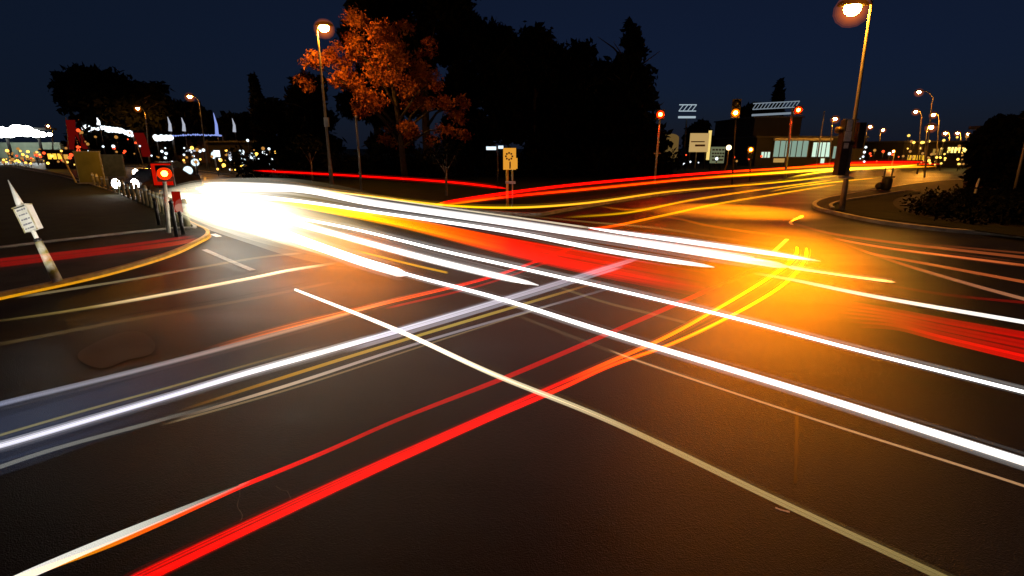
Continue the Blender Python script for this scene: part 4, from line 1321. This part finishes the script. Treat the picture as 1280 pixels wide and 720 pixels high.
# low amber lights at the far left
scatter(80, (2, 96), 195, 4.5, (184, 204), (60, 85), (M_SM, M_SMY, M_SMR, M_SMD, M_SMD), 'tiny amber light in the low row at the far left', 'tiny amber lights at the far left', 'small_light', .15)
scatter(70, (186, 352), 194, 9, (172, 212), (44, 62), (M_SMW, M_SMW, M_SM, M_SMD), 'tiny pale light among the white globe lamps at left', 'tiny pale lights at left')
scatter(34, (92, 190), 184, 10, (166, 205), (50, 66), (M_SMW, M_SMR, M_SMD), 'tiny light around the red banners', 'tiny lights around the red banners')
ks = block('kiosk', 'low kiosk with golden lit window at the far left', 54, 92, 189, 66, 4)
win(ks, 60, 78, 192, 199, 66, glow('kiosk_gold', (1, .55, .05), 1.4), 2)
win(ks, 80, 86, 193, 199, 66, glow('kiosk_gold_dim', (1, .5, .08), .7), 0)
# hoarding panels
M_HOARD = surf('yellow_green_paint', (.20, .18, .02), (.30, .27, .04), .9, .7, bump=.3)
M_HOARD2 = surf('pale_green_paint', (.20, .21, .10), (.32, .32, .17), 2.5, .7, bump=.4)
def hoarding(label, px0, px1, p0, p1, Y, mat, knobs):
    x0, x1 = bspan(px0, px1, Y)
    zt, zb = zat(p0, Y), zat(p1, Y)
    t = thing('hoarding', ((x0 + x1) / 2, Y, 0), label, 'hoarding')
    obj('panel', MB().box(((x0 + x1) / 2, Y, (zt + zb) / 2 + .05), (x1 - x0, .12, zt - zb - .1)), mat, t)
    fr = MB().box(((x0 + x1) / 2, Y, zt + .03), (x1 - x0 + .16, .18, .06))
    for x in (x0 - .04, x1 + .04):
        fr.tube([(x, Y, 0), (x, Y, zt)], .05, 8)
    obj('frame', fr, M_FENCE, t)
    obj('footing', MB().box(((x0 + x1) / 2, Y, .1), (x1 - x0 + .1, .5, .2)), M_KERB, t)
    return t
hoarding('plain yellow green hoarding panel at the edge of the dark bank', 94, 124, 190, 230, 36, M_HOARD, 0)
hoarding('paler mottled hoarding panel right of the yellow green one', 126, 152, 194, 222, 44, M_HOARD2, 0)
point_light(at(112, 170, 32.5), 260)  # bare point light in front of the hoardings, without a lamp body
p = at(88, 192, 38); q_ = at(96, 229, 37)
op = thing('marker_pole', (q_.x, 37, 0), 'slim orange lit pole left of the yellow green hoarding', 'pole')
obj('shaft', MB().tube([(q_.x, 37, 0), (p.x, 37.2, p.z)], [.06, .05], 8), M_AMB, op, True)
obj('cap', MB().ball((p.x, 37.2, p.z), .08, 8), M_AMB, op, True)
# red banners
M_BAN = glow('glowing_red_cloth', (.55, .012, .008), .16)  # weak red glow put into the cloth, no lamp behind it
def banner(px, p0, p1, wpx, Y, label, lean=0.0):
    x = at(px, 195, Y).x
    zt, zb = zat(p0, Y), zat(p1, Y)
    w_ = wpx / FPX * Y
    t = thing('red_banner', (x - w_ / 2, Y, 0), label, 'banner')
    obj('mast', MB().tube([(x - w_ / 2, Y, 0), (x - w_ / 2 + lean, Y, zt + .3)], .06, 8), M_STEEL, t, True)
    b_ = MB()
    vs, fs = [], []
    nn = 8
    for i in range(nn + 1):
        z = zb + (zt - zb) * i / nn
        for k in range(4):
            vs.append((x - w_ / 2 + w_ * k / 3 + lean * i / nn, Y + .12 * math.sin(k * 1.6 + i * .5), z))
    for i in range(nn):
        for k in range(3):
            a = i * 4 + k
            fs.append((a, a + 1, a + 5, a + 4))
    m2 = len(vs)
    vs += [(v[0], v[1] + .03, v[2]) for v in vs]
    fs += [tuple(j + m2 for j in f[::-1]) for f in fs]
    b_.add(vs, fs)
    obj('cloth', b_, M_BAN, t)
banner(90, 150, 188, 10, 70, 'tall dark red banner next to the far lamp at left', .8)
banner(109, 160, 186, 8, 72, 'narrow red banner left of the white light garland', -.9)
banner(184, 166, 196, 12, 64, 'red banner above the left corner signal', -.6)
# light garlands
def garland(pts, Y, r, mat, label):
    b_ = MB()
    P = [at(px, py, Y) for px, py in pts]
    Q = [Vector(q[:3]) for q in spline(P, 8)]
    t = thing('light_garland', (sum(q.x for q in Q) / len(Q), Y, min(q.z for q in Q)), label, 'string lights')
    obj('cable', MB().tube(Q, r * .35, 6), mat, t, True)
    bl = MB()
    L_ = 0
    for i in range(len(Q) - 1):
        bl.ball(Q[i].lerp(Q[i + 1], .5) + Vector((0, 0, random.uniform(-.3, .3) * r)), r * random.uniform(.6, 1.1), 8)
    obj('bulbs', bl, mat, t, True)
    for e in (Q[0], Q[-1]):
        obj('mast', MB().tube([(e.x, Y + .2, 0), (e.x, Y + .2, e.z)], .07, 8), M_BLACK, t, True)
garland([(105, 159), (118, 162), (132, 161), (150, 163), (165, 168)], 78, .42, M_WHB, 'thick white light garland left of the far lamps')
garland([(194, 172), (204, 172.5), (214, 172)], 70, .36, M_WHB, 'short white light garland beside the red banner')
garland([(215, 170), (240, 168.5), (262, 169), (277, 169.5)], 70, .13, M_BLU, 'thin blue light line under the slim lit masts')
# bright lit signs/blobs
def lit_mast(px, p0, p1, Y, mat, label):
    x = at(px, 195, Y).x
    t = thing('lit_mast', (x, Y, 0), label, 'mast')
    obj('shaft', MB().tube([(x, Y, 0), (x, Y, zat(p1, Y))], .07, 8), M_BLACK, t, True)
    zt, zb = zat(p0, Y), zat(p1, Y)
    obj('lit_top', MB().tube([(x - .1, Y, zb), (x, Y, (zt + zb) / 2), (x - .15, Y, zt)], [.22, .16, .03], 8), mat, t, True)
M_WSOFT = glow('soft_white', (.75, .80, .95), .55)
lit_mast(132, 147, 156, 74, M_WHB, 'white tipped mast above the light garland')
lit_mast(219, 146, 164, 72, M_WSOFT, 'leftmost slim lit mast over the blue light line')
lit_mast(236, 147, 164, 72, M_WSOFT, 'second slim lit mast over the blue light line')
lit_mast(276, 141, 170, 70, M_BLU, 'bluish slim mast at the right end of the blue light line')
lit_mast(298, 148, 165, 74, M_WSOFT, 'slim lit mast standing right of the blue one')
x0, x1 = bspan(97, 100, 70)
db = block('dark_hall', 'long dark hall behind the light garlands at left', 118, 262, 176, 88, 12, surf('plum_render', (.035, .02, .028), (.06, .035, .045), 1, .8))
win(db, 126, 136, 184, 191, 88, glow('blue_white', (.35, .5, 1), 1.2), 1)
win(db, 232, 246, 187, 189.5, 88, M_WSOFT, 0)
win(db, 146, 157, 180, 181.5, 88, glow('dim_red', (1, .05, .03), .25), 0)
wb = block('white_lit_store', 'dark store with a bright white window strip left of the trees', 262, 392, 178, 66, 10)
win(wb, 322, 345, 194, 201, 66, M_WHB, 2)
win(wb, 352, 383, 193, 196, 66, M_WSOFT, 6)
win(wb, 268, 276, 188, 196, 66, M_WHB, 0)
win(wb, 286, 290, 190, 200, 66, M_WSOFT, 0)
def floor_lamp(px, py, Y, r, label, mat):
    p = at(px, py, Y)
    t = thing('globe_lamp', (p.x, Y, 0), label, 'lamp')
    obj('post', MB().tube([(p.x, Y, 0), (p.x, Y, p.z - r * .8)], [.1, .06], 8), M_STEEL, t, True)
    obj('globe', MB().ball(p, r * .72, 12), mat, t, True)
M_GW = glow('cool_globe', (.75, .92, 1.0), 1.25)
floor_lamp(235, 213, 38, .42, 'large white globe lamp nearest the left corner signal', M_GW)
floor_lamp(268, 193, 54, .42, 'white globe lamp below the blue light line', M_GW)
floor_lamp(244, 203, 52, .50, 'white globe lamp between the far orange lamp pole and the corner signal', M_GW)
floor_lamp(302, 190, 58, .40, 'upper white globe lamp left of the window strip', M_GW)
floor_lamp(303, 202, 55, .55, 'lower white globe lamp left of the window strip', M_GW)
floor_lamp(315, 195, 60, .50, 'white globe lamp touching the window strip', M_GW)

# ------------------------------------------------------------------- haze
HAZE = 0.0
if HAZE:
    hz = MB().box((0, 95, 24), (400, 260, 52))
    m, nt, out = new_mat('haze')
    v = nt.nodes.new('ShaderNodeVolumePrincipled')
    v.inputs['Color'].default_value = (.9, .9, .9, 1)
    v.inputs['Density'].default_value = HAZE
    v.inputs['Anisotropy'].default_value = 0.8
    nt.links.new(v.outputs[0], out.inputs['Volume'])
    o = obj('haze', hz, m)
    o['kind'] = 'stuff'
